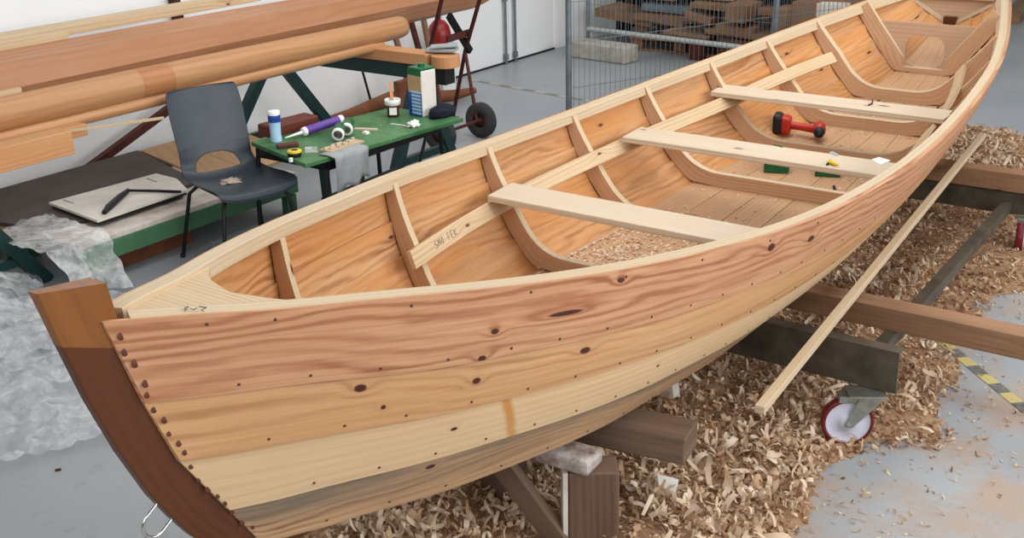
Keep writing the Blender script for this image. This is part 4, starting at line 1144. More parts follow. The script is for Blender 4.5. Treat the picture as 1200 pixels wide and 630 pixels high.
# round wooden block and card bits beside the tin, fire extinguisher
t = MB().tube([(-4.79, 5.95, .79), (-4.79, 5.95, .862)], .095, 24).build('log_slice', 'offcut', None, bevel=.006); tag(t, 'pale sawn log slice resting on the end of the green trestle beam', 'wood block')
m = MB(); m.obox((-4.86, 6.0, .885), ((.9, .4, 0), (-.4, .9, 0), (0, 0, 1)), (.2, .12, .02)); m.obox((-4.84, 6.0, .91), ((.8, .6, .05), (-.6, .8, 0), (0, 0, 1)), (.18, .1, .015)); t = m.build('rag_pile', 'cloth', None, bevel=.005); tag(t, 'small folded pinkish grey rags on the log slice', 'rag')
ex = thing('fire_extinguisher', (-6.62, 8.55, 0), 'red domed canister with a pale blue label in front of the wall beyond the spars', 'canister')
pc = atx(515, 40, -6.6)
MB().lathe([(0, .13), (.05, .12), (.09, .07), (.105, 0), (.105, -.25), (0, -.25)], (pc.x, pc.y, pc.z), (0, 0, 1), 24).build('body', 'red', ex)
MB().tube([pc + Vector((0, 0, .12)), pc + Vector((0, 0, .17))], .02, 10).build('neck', 'red', ex)
q = atx(528, 54, -6.48); MB().obox(q, ((0, 1, 0), (1, 0, 0), (0, 0, 1)), (.09, .01, .1)).build('label', 'ltblue', ex)
MB().box((pc.x - .09, pc.y - .09, 0), (pc.x + .09, pc.y + .09, pc.z - .25)).build('stand', 'white', ex)

# ------------------------------------------------------------------ sack truck
tk = thing('sack_truck', (-5.35, 6.75, 0), 'rusty brown sack truck with two pneumatic tyres standing behind the green table', 'sack truck')
W1 = Vector((-5.33, 7.02, .135)); W2 = Vector((-5.33, 6.52, .135))
for w in (W1, W2):
    MB().lathe([(.055, -.03), (.07, -.04), (.115, -.042), (.135, -.02), (.137, 0), (.135, .02), (.115, .042), (.07, .04), (.055, .03), (.055, -.03)], w, (0, 1, 0), 36).build('tyre', 'rubber', tk)
    MB().lathe([(0, -.045), (.02, -.045), (.022, -.02), (.058, -.022), (.058, .022), (.022, .02), (.02, .045), (0, .045)], w, (0, 1, 0), 24).build('hub', 'rust', tk)
MB().tube([W1, W2], .012, 10).build('axle', 'rust', tk)
A0 = atx(531, 136, -5.88); A0.z = .02; A1 = atx(545, 60, -5.55); A2 = atx(562, 0, -5.3); A3 = A2 + (A2 - A1) * .55
MB().tube([A0, A1, A2, A3], .016, 10).build('side_tube', 'rust', tk)
off = Vector((0, -.42, 0))
B0, B1, B2, B3 = A0 + off, atx(505, 52, -5.55), atx(517, 2, -5.3), None
B3 = B2 + (A3 - A2)
MB().tube([B0, B1, B2, B3], .016, 10).build('side_tube', 'rust', tk)
MB().tube([A3, A3 + Vector((.05, 0, .06)), B3 + Vector((.05, 0, .06)), B3], .014, 10).build('handle', 'black', tk)
MB().tube([A1, W1 + Vector((0, -.05, 0))], .014, 10).build('strut', 'rust', tk)
MB().tube([B1, W2 + Vector((0, .05, 0))], .014, 10).build('strut', 'rust', tk)
MB().bar(atx(550, 38, -5.5), atx(524, 46, -5.5), .02, .05).build('crossbar', 'rust', tk)
MB().bar(atx(526, 18, -5.52), atx(551, 60, -5.52), .05, .03, up=(1, 0, 0)).build('diagonal_plate', 'black_steel', tk)
MB().box((-6.0, 6.95, .0), (-5.86, 7.42, .012)).build('toe_plate', 'rust', tk)

# ------------------------------------------------------------------ green table
TZ = .60
tb = thing('green_table', (-4.67, 4.95, 0), 'low green topped folding table with black legs covered in tubes and pots', 'table')
cA, cB, cC = at(294, 166, TZ), at(358, 192, TZ), at(543, 138, TZ); cD = Vector((cA.x + .14, cC.y, TZ))
poly = [cB, cC, cD, cA]; poly = [p - Vector((0, 0, .025)) for p in poly]
MB().prism(poly, (0, 0, .025)).build('tabletop', 'table_top', tb, bevel=.004)
x0, x1, y0, y1 = -4.96, -4.42, 4.42, 5.40
for y in (y0, y1): MB().bar((x0, y, .55), (x1, y, .55), .03, .05).build('apron', 'black_steel', tb)
for x in (x0, x1): MB().bar((x, y0, .55), (x, y1, .55), .03, .05).build('apron', 'black_steel', tb)
for x in (x0, x1):
    for y, sg in ((y0, -1), (y1, 1)): MB().tube([(x, y, .53), (x, y + sg * .03, .3), (x, y + sg * .04, 0)], .014, 10).build('leg', 'black_steel', tb)
MB().tube([(x1 - .02, y0 + .1, .53), (x1 - .02, y0 + .35, .25), (x1 - .02, y0 + .75, .25), (x1 - .02, y1 - .1, .53)], .01, 8).build('stay', 'black_steel', tb)
t = thing('lower_shelf', (-4.7, 5.0, 0), 'dark folded trestle frame standing in the shade under the green table', 'frame')
for y in (4.62, 4.9): MB().bar((-4.62, y, .0), (-4.55, y - .1, .53), .05, .03, up=(1, 0, 0)).build('leg', 'green_dark', t)
MB().bar((-4.6, 4.55, .28), (-4.6, 5.2, .3), .03, .04).build('crossbar', 'green_dark', t)
t = MB().lathe([(0, 0), (.17, 0), (.19, .02), (.2, .06), (.19, .065), (.17, .03), (0, .02)], (-4.5, 5.05, 0), (0, 0, 1), 28).build('basin', 'black_steel'); tag(t, 'dark shallow basin on the floor under the table', 'basin')
# cloth hanging over front edge
G = []
pa, pb = at(389, 184, TZ + .004), at(431, 171, TZ + .004)
for i in range(13):
    row = []; u = i / 12; e = pa.lerp(pb, u)
    for j in range(12):
        v = j / 11
        if v < .35: p = e + Vector((-.10 * (1 - v / .35), 0, .003))
        else: p = e + Vector((.012 + .012 * math.sin(u * 9 + v * 3), .02 * (v - .35) * (0.5 - u), -(v - .35) / .65 * (.21 - .05 * u + .015 * math.sin(u * 14))))
        row.append(p)
    G.append(row)
t = MB().grid(G).build('dust_sheet_rag', 'cloth', None, solid=.003); tag(t, 'pale grey rag hanging over the front edge of the green table', 'rag')

# items on the table
def tpos(px, py): return at(px, py, TZ)
b = tpos(324, 166); bo = thing('spray_bottle', b, 'white and light blue bottle with a blue band at the left end of the table', 'bottle')
MB().lathe([(0, 0), (.031, 0), (.033, .01), (.030, .05), (.033, .115), (.034, .12)], b, (0, 0, 1), 24).build('body', 'ltblue', bo)
MB().lathe([(.0345, .118), (.0355, .122), (.0355, .155), (.0345, .158)], b, (0, 0, 1), 24).build('blue_band', 'blue', bo)
MB().lathe([(.034, .158), (.034, .178), (.03, .182), (0, .182)], b, (0, 0, 1), 24).build('cap', 'white', bo)
# sealant cartridge leaning
s0, s1 = tpos(357, 160) + Vector((0, 0, .03)), at(399, 140, TZ + .055)
dr2 = (s1 - s0).normalized()
sc_ = thing('sealant_cartridge', s0, 'purple and white sealant cartridge with a long nozzle lying on the table', 'cartridge')
Ls = (s1 - s0).length
MB().lathe([(.0255, 0), (.026, .002), (.026, Ls)], s0, dr2, 20).build('tube', 'purple', sc_)
MB().lathe([(0, -.012), (.024, -.012), (.0265, 0), (.0265, .012)], s0, dr2, 20).build('front_collar', 'white', sc_)
MB().lathe([(.0265, -.015), (.0265, .012), (.024, .014), (0, .014)], s0 + dr2 * Ls, dr2, 20).build('end_cap', 'white', sc_)
MB().lathe([(.003, -.13), (.010, -.012)], s0, dr2, 12).build('nozzle', 'white', sc_)
# dark caulking gun / brown case behind
cs = MB(); cq = tpos(330, 158); cs.obox(cq + Vector((-.04, .10, .03)), ((.1, 1, 0), (-1, .1, 0), (0, 0, 1)), (.36, .13, .075)); tag(cs.build('brown_case', 'label_brown', None, bevel=.012), 'dark red brown case lying behind the bottle and cartridge', 'case')
# two tubes
for px, py, l in ((396, 158, 'left of the two green and white card tubes, open end towards the boat'), (406, 152, 'right of the two green and white card tubes, slightly higher on the table')):
    c = at(px, py, TZ + .042); d3 = Vector((.55, -.75, -.1)).normalized()
    tt = thing('card_tube', c, l, 'tube', 'two card tubes on the table')
    MB().lathe([(.030, .0), (.034, .0), (.034, -.12), (.030, -.12), (.030, 0)], c, d3, 20).build('tube_wall', 'greenplastic', tt)
    MB().lathe([(.026, .003), (.036, .003), (.036, -.022), (.026, -.022), (.026, .003)], c, d3, 20).build('rim', 'white', tt)
# tape measure
c = tpos(347, 184) + Vector((-.02, 0.01, 0)); tm = thing('tape_measure', c, 'round black and yellow tape measure at the near left corner of the table', 'tape measure')
MB().lathe([(0, 0), (.036, 0), (.038, .006), (.038, .03), (.036, .034), (0, .034)], c, (0, 0, 1), 24).build('case', 'black', tm)
MB().lathe([(.0385, .022), (.0395, .024), (.0395, .034), (.028, .036), (.02, .036)], c, (0, 0, 1), 24).build('yellow_ring', 'yellow', tm)
# brown stick pieces / sandpaper
t = MB().obox(tpos(337, 172) + Vector((0, 0, .012)), ((.5, .86, 0), (-.86, .5, 0), (0, 0, 1)), (.12, .05, .018)).build('sanding_block', 'bung', None, bevel=.003); tag(t, 'reddish brown sanding block between the bottle and the tape measure', 'block')
# tray of offcuts
c = tpos(401, 172); d4 = (tpos(422, 166) - tpos(380, 180)).normalized()
t = thing('offcut_tray', c, 'flat pale board heaped with small wood pieces by the hanging rag', 'board')
sd4 = Vector((-d4.y, d4.x, 0)); MB().obox(c + Vector((0, 0, .006)), (d4, sd4, Vector((0, 0, 1))), (.27, .09, .01)).build('base_board', 'riser', t)
for k in range(9):
    q = c + d4 * (-.11 + .027 * k) + sd4 * random.uniform(-.02, .03) + Vector((0, 0, .018)); a = random.uniform(-.6, .6)
    ux = (d4 * math.cos(a) + sd4 * math.sin(a)); MB().obox(q, (ux, Vector((-ux.y, ux.x, 0)), Vector((0, 0, 1))), (.045, .014, .012)).build('wood_piece', 'thwart', t)
# pot with brush
c = tpos(461, 136); pt = thing('glue_pot', c, 'small brown labelled pot with white rim holding a brush', 'pot')
MB().lathe([(0, 0), (.036, 0), (.037, .065), (.038, .07)], c, (0, 0, 1), 20).build('pot_body', 'label_brown', pt)
MB().lathe([(.038, .07), (.048, .074), (.050, .105), (.047, .108), (.044, .09), (0, .088)], c, (0, 0, 1), 20).build('rim', 'white', pt)
MB().obox(c + (CAM - c).normalized() * .035 + Vector((0, 0, .03)), ((.80, .60, 0), (-.60, .80, 0), (0, 0, 1)), (.045, .006, .045)).build('label', 'paper', pt)
MB().bar(c + Vector((0, 0, .08)), at(457, 96, TZ + .19), .018, .009).build('brush_handle', 'offcut', pt)
# tall tin
c0 = tpos(484, 138); tn = thing('solvent_tin', c0, 'tall rectangular tin with green lid, tan and blue front and pale side', 'tin')
ux = Vector((.80, .60, 0)).normalized(); uy = Vector((-ux.y, ux.x, 0)); up = Vector((0, 0, 1)); wT, dT, hT = .155, .105, .285
# visible faces: front-left (wide) and right side
fx = (at(507, 138, TZ) - at(483, 138, TZ)).normalized()
ux = Vector((.62, -.10, 0)).normalized(); uy = Vector((-ux.y, ux.x, 0))
cc = at(492, 135, TZ) + uy * .03
wT, dT = .125, .12
MB().obox(cc + up * hT / 2, (ux, uy, up), (wT, dT, hT)).build('tin_body', 'whiteboard', tn, bevel=.008)
MB().obox(cc + up * (hT + .004), (ux, uy, up), (wT * .97, dT * .97, .02)).build('lid', 'greenplastic', tn, bevel=.006)
MB().tube([cc + up * (hT + .012), cc + up * (hT + .032)], .022, 16).build('screw_cap', 'greenplastic', tn)
fr_ = cc - uy * (dT / 2 + .001)
MB().obox(fr_ + up * (hT * .94), (ux, uy, up), (wT * .98, .003, hT * .12)).build('green_panel', 'greenplastic', tn)
MB().obox(fr_ + up * (hT * .70), (ux, uy, up), (wT * .96, .003, hT * .34)).build('tan_panel', 'tinpanel', tn)
MB().obox(fr_ + up * (hT * .26), (ux, uy, up), (wT * .96, .003, hT * .5)).build('blue_panel', 'blue', tn)
for k in range(7): MB().obox(fr_ - uy * .002 + ux * .012 + up * (hT * (.08 + .075 * k)), (ux, uy, up), (wT * .66, .002, hT * .048)).build('text_line', 'ltblue', tn)
# navy cloth lump, white crumple, stick, scraps
def lump(c, r, mat, name, label, cat, sq=.6, seed=0, amp=.35, detail=3):
    m = MB(); n1, n2 = 14, 22; G = []
    for i in range(n1 + 1):
        th_ = math.pi * i / n1; row = []
        for j in range(n2 + 1):
            ph = 2 * math.pi * (j % n2) / n2; d = Vector((math.sin(th_) * math.cos(ph), math.sin(th_) * math.sin(ph), math.cos(th_)))
            k = 1 + amp * mnoise.fractal(d * 2.2 + Vector((seed, 0, 0)), 1, 2, detail)
            row.append(Vector(c) + Vector((d.x * r[0] * k, d.y * r[1] * k, max(d.z * r[2] * k, -r[2] * .55) + r[2] * .55)))
        G.append(row)
    m.grid(G, flip=True); return tag(m.build(name, mat), label, cat)
lump(tpos(518, 136), (.06, .11, .045), 'navy', 'navy_cloth', 'dark navy woollen cloth bunched at the foot of the tin', 'cloth', seed=3)
lump(tpos(485, 148), (.03, .04, .022), 'paper', 'crumpled_tissue', 'crumpled white tissue in front of the tin', 'tissue', seed=8, amp=.6)
t = MB().bar(tpos(458, 146) + Vector((0, 0, .006)), tpos(480, 149) + Vector((0, 0, .006)), .006, .005).build('stir_stick', 'paper', None); tag(t, 'thin white stick beside the crumpled tissue', 'stick')
t = MB().bar(tpos(416, 152) + Vector((0, 0, .006)), tpos(442, 153) + Vector((0, 0, .006)), .03, .01).build('wood_strip', 'thwart', None); tag(t, 'short pale wood strip lying in the middle of the table', 'offcut')
t = MB().obox(tpos(429, 157) + Vector((0, 0, .008)), ((1, 0, 0), (0, 1, 0), (0, 0, 1)), (.03, .03, .014)).build('white_cube', 'paper', None); tag(t, 'tiny white block beside the short wood strip', 'block')
t = MB().obox(tpos(341, 189) + Vector((.0, 0, .008)), ((0, 1, 0), (1, 0, 0), (0, 0, 1)), (.02, .012, .022)).build('white_clip', 'white', None); tag(t, 'small white clip on the near left table edge', 'clip')
t = MB().obox(tpos(365, 176) + Vector((0, 0, .004)), ((.7, -.7, 0), (.7, .7, 0), (0, 0, 1)), (.12, .07, .004)).build('plastic_bag_scrap', 'poly', None); tag(t, 'clear plastic scrap next to the tape measure', 'plastic')

# ------------------------------------------------------------------ low bench, boards
BZ = .26
bn = thing('low_green_bench', (-5.6, 4.2, 0), 'low green painted bench with a dusty white top behind the chair', 'bench')
MB().box((-6.0, 3.36, BZ - .03), (-5.22, 4.95, BZ)).build('bench_top', 'dirtywhite', bn, bevel=.003)
MB().box((-5.25, 3.36, BZ - .13), (-5.215, 4.95, BZ - .03)).build('apron', 'green_bench', bn, bevel=.003)
MB().prism([Vector((-5.225, 3.36, BZ - .12)), Vector((-5.225, 3.55, BZ - .12)), Vector((-5.225, 3.52, 0)), Vector((-5.225, 3.44, 0))], (-.04, 0, 0)).build('leg', 'green_bench', bn)
MB().box((-5.99, 3.5, 0), (-5.94, 3.58, BZ - .03)).build('leg', 'green_bench', bn)
MB().box((-5.27, 4.85, 0), (-5.22, 4.93, BZ - .14)).build('leg', 'green_bench', bn)
MB().box((-5.99, 4.85, 0), (-5.94, 4.93, BZ - .03)).build('leg', 'green_bench', bn)
db = thing('dark_board', (-6.1, 4.0, 0), 'large dark brown sheet lying low against the wall behind the white slotted board', 'board')
MB().prism([Vector((-6.47, 3.2, BZ + .002)), Vector((-5.60, 3.40, BZ + .002)), Vector((-5.45, 3.75, BZ + .002)), Vector((-5.55, 4.45, BZ + .002)), Vector((-6.47, 4.72, BZ + .002))], (0, 0, .018)).build('sheet', 'darkboard', db)
for y in (3.3, 4.5): MB().box((-6.45, y, 0), (-6.05, y + .08, BZ)).build('bearer', 'darktimber', db)
MB().bar((-6.40, 3.23, BZ - .03), (-5.62, 3.42, BZ - .03), .05, .05).build('edge_batten', 'ply', db)
for y0_, y1_, l in ((4.60, 4.88, 'tan plywood sheet lying beside the dark sheet, behind the chair'), (4.885, 5.35, 'tan plywood sheet beyond the seam, towards the green table')):
    t = thing('plywood_sheet', (-6.0, (y0_ + y1_) / 2, 0), l, 'board')
    MB().prism([Vector((-6.46, y0_ + .13, BZ + .001)), Vector((-5.45, y0_ - .10, BZ + .001)), Vector((-5.45, y1_ - .10, BZ + .001)), Vector((-6.46, y1_ + .13, BZ + .001))], (0, 0, .016)).build('sheet', 'ply', t); MB().box((-6.40, y0_ + .1, 0), (-6.1, y0_ + .18, BZ)).build('bearer', 'darktimber', t)
PZ = BZ + .052
t = thing('slotted_sheet', (-5.65, 3.95, BZ + .02), 'white board with two dark slots lying on the low green bench', 'board')
cs4 = [at(57, 237, PZ), at(114, 258, PZ), at(220, 222, PZ), at(207, 209, PZ), at(183, 203, PZ)]
cm_ = sum(cs4, Vector()) / 5
MB().prism([p - Vector((0, 0, .014)) for p in cs4], (0, 0, .014)).build('face_sheet', 'whiteboard', t)
MB().prism([(p + (cm_ - p) * .03) - Vector((0, 0, .032)) for p in cs4], (0, 0, .018)).build('underside_shade', 'black', t)  # black layer put in as the shadow gap below the sheet
for a, b in (((74, 234), (86, 238)), ((172, 209), (184, 213))): MB().bar(at(*a, PZ + .0005), at(*b, PZ + .0005), .006, .002).build('slot', 'black', t)
t = thing('bent_tool', at(135, 238, PZ), 'black handled tool with a thin bent rod lying on the white slotted board', 'tool')
MB().tube([at(122, 249, PZ + .012), at(128, 242, PZ + .015), at(140, 231, PZ + .015), at(150, 223, PZ + .015)], [.014, .021, .019, .013], 10).build('handle', 'black', t)
MB().tube([at(150, 223, PZ + .015), at(185, 223.5, PZ + .01), at(212, 224.5, PZ + .008)], .008, 8).build('rod', 'black_steel', t)
q0_, q1_ = at(141, 312, 0), at(228, 284, 0)
bx = MB().box((q0_.x - .14, q0_.y - .04, 0), (q0_.x + .03, q1_.y, .125)).build('brown_block', 'brownbox', None, bevel=.004); tag(bx, 'long brown block on the floor under the green bench', 'block')
t = MB().box((-6.75, 3.3, .0), (-6.62, 3.78, .34)).build('black_crate', 'black', None); tag(t, 'black crate end at the far left against the wall', 'crate')
m = MB(); a_ = atx(226, 106, -6.80); b_ = atx(196, -40, -6.80); t = MB().bar(a_ + (a_ - b_) * (a_.z / (b_.z - a_.z)), b_, .05, .07, up=(1, 0, 0)).build('wall_prop', 'rust', None); tag(t, 'reddish brown post against the wall above the long pale plank', 'post')

# ------------------------------------------------------------------ chair
def chair():
    an = math.radians(-15); F_ = Vector((math.cos(an), math.sin(an), 0)); S_ = Vector((-math.sin(an), math.cos(an), 0)); o = Vector((-5.09, 4.235, 0)); up = Vector((0, 0, 1)); K = 1.06
    T_ = thing('moulded_chair', o, 'dusty dark blue grey moulded plastic chair with thin black legs', 'chair')
    prof = [(.445, .405, .40), (.44, .43, .425), (.41, .45, .44), (.30, .448, .445), (.18, .44, .44), (.08, .442, .43), (.02, .462, .415), (-.015, .50, .40), (-.035, .56, .395), (-.06, .64, .40), (-.09, .74, .405), (-.115, .82, .40), (-.13, .865, .38), (-.132, .875, .35)]
    P = pchip([(i, *p) for i, p in enumerate(prof)])
    NU, NVv = 96, 220; G = []
    for j in range(NVv + 1):
        d, h, w = P(j / NVv * (len(prof) - 1)); d, h, w = d * K, (h if h < .47 else .47 + (h - .47) * 1.14), w * K * 1.03; row = []
        for i in range(NU + 1):
            u = -1 + 2 * i / NU
            back = min(1, max(0, (h - .47) / .15)); seat = 1 - back
            cup = (abs(u) ** 3) * (.035 * seat); fwd = (u * u) * .03 * back
            row.append(o + F_ * (d + fwd) + S_ * (u * w / 2) + up * (h + cup - (.0 if True else 0)))
        G.append(row)
    m = MB(); fs = []; vs = [p for r in G for p in r]; n = NU + 1
    for j in range(NVv):
        jm = (j + .5) / NVv * (len(prof) - 1); d, h, w = P(jm)
        for i in range(NU):
            u = (-1 + 2 * (i + .5) / NU) * w / 2
            # hand hole: flat bottomed arch in the lower back
            if d < .03 and h > .475 and (abs(u) / .125) ** 2.6 + (abs(h - .475) / .085) ** 2 < 1: continue
            fs.append((j * n + i, j * n + i + 1, (j + 1) * n + i + 1, (j + 1) * n + i))
    m.add(vs, fs, smooth=True); m.build('seat_shell', 'chair', T_, solid=.006)
    def L(d, s, h): return o + F_ * d * K + S_ * s * K + up * h
    for s in (-1, 1):
        MB().tube([L(.36, s * .15, .425), L(.40, s * .185, .38), L(.44, s * .235, 0)], .011, 10).build('leg', 'black_steel', T_)
        MB().tube([L(.05, s * .15, .425), L(.02, s * .19, .38), L(-.04, s * .245, 0)], .011, 10).build('leg', 'black_steel', T_)
        MB().tube([L(.36, s * .15, .425), L(.05, s * .15, .425)], .011, 10).build('side_rail', 'black_steel', T_)
        for d, sd in ((.44, .235), (-.04, .245)): MB().lathe([(0, 0), (.014, 0), (.014, .02), (0, .02)], L(d, s * sd, 0), up, 12).build('foot', 'black', T_)
    sp_ = lump(L(.16, -.02, .446), (.045, .055, .004), 'paper', 'plaster_splash', 'x', 'x', seed=5, amp=.9, detail=5)
    return T_
ch_ = chair()
sp_ = [o for o in col.objects if o.name.startswith('plaster_splash')][0]
M['splash'] = plain('dried_filler', (176, 160, 142), .9)
sp_.data.materials[0] = M['splash']; tag(sp_, 'dried pale filler splash on the seat of the moulded chair', 'filler splash')

# ------------------------------------------------------------------ plastic sheets
def crumple(G, amp, sc, seed):
    out = []
    for r in G:
        rr = []
        for p in r:
            q = p * sc + Vector((seed, seed * .7, 0))
            n = 1 - abs(mnoise.noise(q)) * 2; n2 = 1 - abs(mnoise.noise(q * 2.3 + Vector((9, 1, 3)))) * 2; n3 = mnoise.noise(q * 4.3) + .6 * (1 - 2 * abs(mnoise.noise(q * 6)))
            rr.append(p + Vector((mnoise.noise(q + Vector((31, 0, 0))) * amp * .5, mnoise.noise(q + Vector((0, 17, 0))) * amp * .5, max(0, amp * (.55 * n + .35 * n2 + .15 * n3)))))
        out.append(rr)
    return out
def sheet(corners, n, hfun, amp, sc, seed, name, label):
    a, b, c, d = [Vector(p) for p in corners]; G = []
    for i in range(n + 1):
        u = i / n; G.append([(a.lerp(b, u)).lerp(d.lerp(c, u), j / n) + Vector((0, 0, hfun(u, j / n))) for j in range(n + 1)])
    e = MB().grid(crumple(G, amp, sc, seed)).build(name, 'poly'); return tag(e, label, 'plastic sheet')
edge = lambda u, v: min(u, 1 - u, v, 1 - v)
sheet([(-5.75, 2.55, .004), (-3.98, 1.75, .004), (-3.62, 2.75, .004), (-4.85, 3.42, .004)], 130, lambda u, v: .16 * max(0, math.sin(math.pi * u * .9 + .2) * math.sin(math.pi * v)) * max(0, 1 - u * 1.05) ** .5, .075, 4.2, 3.0, 'plastic_sheet', 'crumpled clear plastic sheeting heaped on the floor left of the stem')
sheet([(-5.9, 2.75, .02), (-4.9, 2.3, .02), (-4.6, 2.75, .02), (-5.5, 3.3, .02)], 80, lambda u, v: .17 * max(0, math.sin(math.pi * u) * math.sin(math.pi * v)) ** .7, .07, 5, 7.0, 'plastic_sheet', 'taller bunch of clear plastic under the left hand trestle')
# draped over bench corner
G = []
for i in range(41):
    u = i / 40; row = []
    for j in range(61):
        v = j / 60
        if v < .4: p = Vector((-5.75 + .53 * v / .4, 3.16 + .36 * u, BZ + .035 - .02 * (1 - u)))
        else:
            w_ = (v - .4) / .6; p = Vector((-5.19 + .14 * w_ + .05 * math.sin(u * 7) * w_, 3.16 + .36 * u * (1 - .2 * w_) + .07 * w_, BZ + .03 - (BZ + .015) * w_))
        q = p * 11; k = .03
        p = p + Vector((k * mnoise.noise(q), k * mnoise.noise(q + Vector((9, 9, 9))), k * .8 * abs(mnoise.noise(q * 1.3))))
        row.append(p)
    G.append(row)
tag(MB().grid(G).build('draped_plastic', 'poly_white'), 'clear plastic sheet draped over the near end of the low green bench', 'plastic sheet')
# a few dry crumbs on the floor at left
for px, py, l in ((40, 512, 'tiny dark wood crumb on the floor, upper of two near the plastic'), (68, 550, 'tiny reddish crumb on the floor, lower of two near the plastic')):
    c = at(px, py, .004); t = MB().obox(c, ((.6, .8, 0), (-.8, .6, 0), (0, 0, 1)), (.022, .009, .007)).build('floor_crumb', 'bung', None); tag(t, l, 'crumb')

# ------------------------------------------------------------------ things in the boat
zf = lambda y: CH(y)[1] + .023
# cordless drill lying down
z7 = zf(6.5) + .055
dl = thing('cordless_drill', at(938, 150, z7), 'red and black cordless drill lying on the bottom boards between two thwarts', 'drill')
pA, pB, pC = at(912, 144, z7 + .01), at(930, 147, z7), at(960, 152, z7)
dA = (pB - pA).normalized(); up = Vector((0, 0, 1)); sA = dA.cross(up).normalized()
MB().obox(pA, (dA, sA, up), (.055, .13, .115)).build('battery', 'black', dl, bevel=.018)
MB().obox(pA + dA * .045, (dA, sA, up), (.06, .11, .10)).build('battery_mount', 'redplastic', dl, bevel=.015)
MB().tube([pA + dA * .05, pB + dA * .02, pC], [.028, .022, .026], 14).build('grip', 'redplastic', dl)
tocam = Vector((.35, -.9, -.1)).normalized()
MB().lathe([(0, -.085), (.026, -.085), (.036, -.05), (.037, .02), (.03, .03)], pC, tocam, 20).build('motor_body', 'redplastic', dl)
MB().lathe([(.03, .03), (.030, .055), (.024, .07), (.010, .072), (.005, .095), (0, .095)], pC, tocam, 20).build('chuck', 'black', dl)
def onb(px, py, h):
    z = .5
    for _ in range(12): z = zf(min(at(px, py, z).y, 8)) + h
    return at(px, py, z)
# chisel
q0, q1, q2 = onb(944, 127, .045), onb(962, 130.5, .03), onb(984, 135, .02)
cz = thing('putty_knife', q0, 'orange and black handled tool lying under the furthest thwart', 'knife')
MB().tube([q0, q0.lerp(q1, .5), q1], [.012, .020, .016], 12).build('handle', 'orange', cz)
MB().tube([q1, q1.lerp(q2, .5), q2], [.015, .016, .006], 12).build('sheath', 'black', cz)
# green boxes
for px, py, w, l in ((910, 200, .09, 'green box on the bottom boards below the middle thwart, left one'), (970, 205, .085, 'green box mostly hidden behind the middle thwart, right one')):
    z = zf(5.7) + .005; c = at(px, py, z)
    t = thing('green_box', c, l, 'box', 'green boxes in the boat')
    ux = Vector((.95, .3, 0)).normalized(); uy = Vector((-ux.y, ux.x, 0)); MB().obox(c + up * .028, (ux, uy, up), (.13, .08, .055)).build('carton', 'greenbox', t, bevel=.002)
    MB().obox(c + up * .056, (ux, uy, up), (.126, .078, .003)).build('flap', 'greenplastic', t)
# on thwart 2
zt2 = .8285 - .028
c = at(976, 192, .806); yb_ = thing('ear_plug', c, 'yellow plastic fitting lying on the middle thwart', 'fitting')
MB().tube([c + Vector((-.025, .012, .004)), c + Vector((.0, 0, .006)), c + Vector((.022, -.012, .004))], [.007, .011, .007], 10).build('body', 'yellow', yb_)
MB().tube([c + Vector((.022, -.012, .004)), c + Vector((.034, -.016, .004))], [.005, .003], 8).build('tip', 'yellow', yb_)
t = MB().bar(at(969, 193, .804), at(973, 188, .804), .008, .006).build('steel_screw', 'black_steel', None); tag(t, 'small dark screw beside the yellow fitting on the middle thwart', 'screw')
t = MB().prism([at(1021, 187, .8005), at(1032, 193, .8005), at(1044, 188, .8005), at(1030, 184, .8005)], (0, 0, .001)).build('white_label', 'paper'); tag(t, 'white paper slip on the middle thwart next to the near rail', 'paper')
t = MB().prism([at(971, 179, .8005), at(981, 183, .8005), at(983, 181, .8005), at(975, 177, .8005)], (0, 0, .001)).build('purple_slip', 'cloth'); tag(t, 'tiny pale purple slip on the back edge of the middle thwart', 'paper')
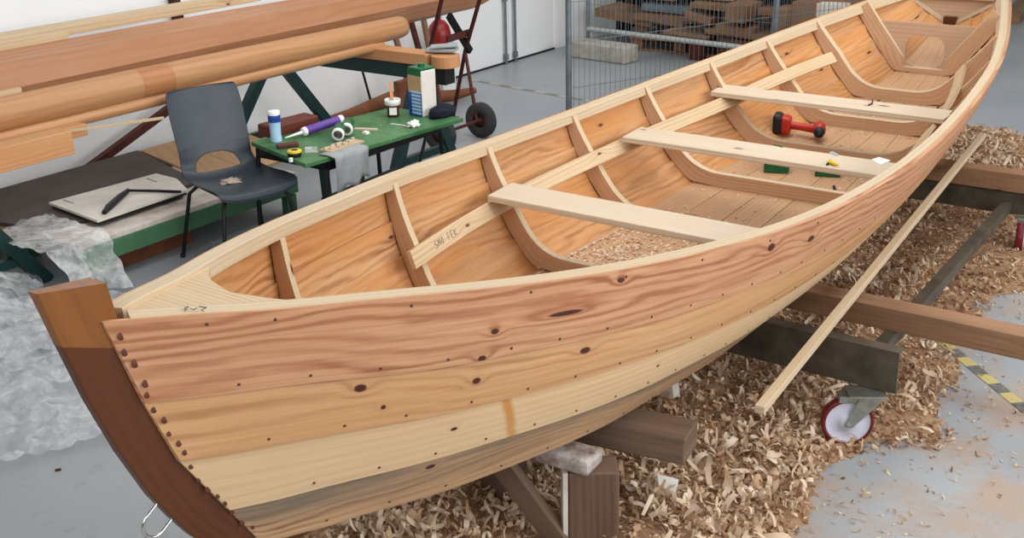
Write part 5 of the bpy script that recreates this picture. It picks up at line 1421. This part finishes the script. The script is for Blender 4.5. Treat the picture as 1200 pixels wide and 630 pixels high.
t = MB().bar(at(908, 169.5, .803), at(917, 172, .803), .006, .004).build('green_clip', 'greenplastic', None); tag(t, 'tiny green and white clip on the middle thwart above the green box', 'clip')
t = MB().tube([at(1018, 123, .836), at(1022, 121, .838), at(1023, 116, .84)], [.004, .004, .002], 6).build('bent_nail', 'black_steel'); tag(t, 'thin bent nail lying on the furthest thwart', 'nail')
t = MB().bar(at(977, 218, zf(5.6) + .01), at(979, 224, zf(5.5) + .01), .012, .01).build('dark_chip', 'black_steel', None); tag(t, 'small dark metal bit on the bottom boards near the rail', 'metal bit')

# ------------------------------------------------------------------ light
w = bpy.data.worlds.new('sky'); scene.world = w; w.use_nodes = True
nt = w.node_tree; bg = nt.nodes['Background']; bg.inputs[0].default_value = (.93, .96, 1.0, 1); bg.inputs[1].default_value = .17
def area(name, loc, tgt, sx, sy, power, colr=(1, 1, 1)):
    l = bpy.data.lights.new(name, 'AREA'); l.shape = 'RECTANGLE'; l.size = sx; l.size_y = sy; l.energy = power; l.color = colr
    o = bpy.data.objects.new(name, l); col.objects.link(o); o.location = loc
    o.rotation_euler = (Vector(tgt) - Vector(loc)).to_track_quat('-Z', 'Y').to_euler(); return o
area('skylight', (-3.0, 6.5, 5.2), (-3.0, 6.5, 0), 2.4, 9.0, 250, (1, .99, .975))
area('wall_fill', (-5.0, 6.5, 5.0), (-6.9, 6.5, 1.6), 1.6, 10.0, 75, (1, 1, 1))  # added fill lamp that brightens the left wall
area('skylight', (.8, 3.2, 4.8), (-2.4, 3.6, .6), 2.0, 5.0, 110, (1, .985, .97))
area('side_windows', (4.2, 5.2, 3.3), (-3.5, 5.0, .8), 10.0, 1.8, 560, (.98, .99, 1))
area('roller_door_daylight', (-1.0, -1.8, 3.2), (-3.0, 3.5, .8), 4.0, 2.5, 130, (.96, .98, 1))

for o in list(col.objects):
    if '_o' in o: del o['_o']
vs_ = scene.view_settings
vs_.view_transform = 'Standard'; vs_.look = 'None'; vs_.exposure = -0.12; vs_.gamma = 1.0; vs_.use_curve_mapping = False
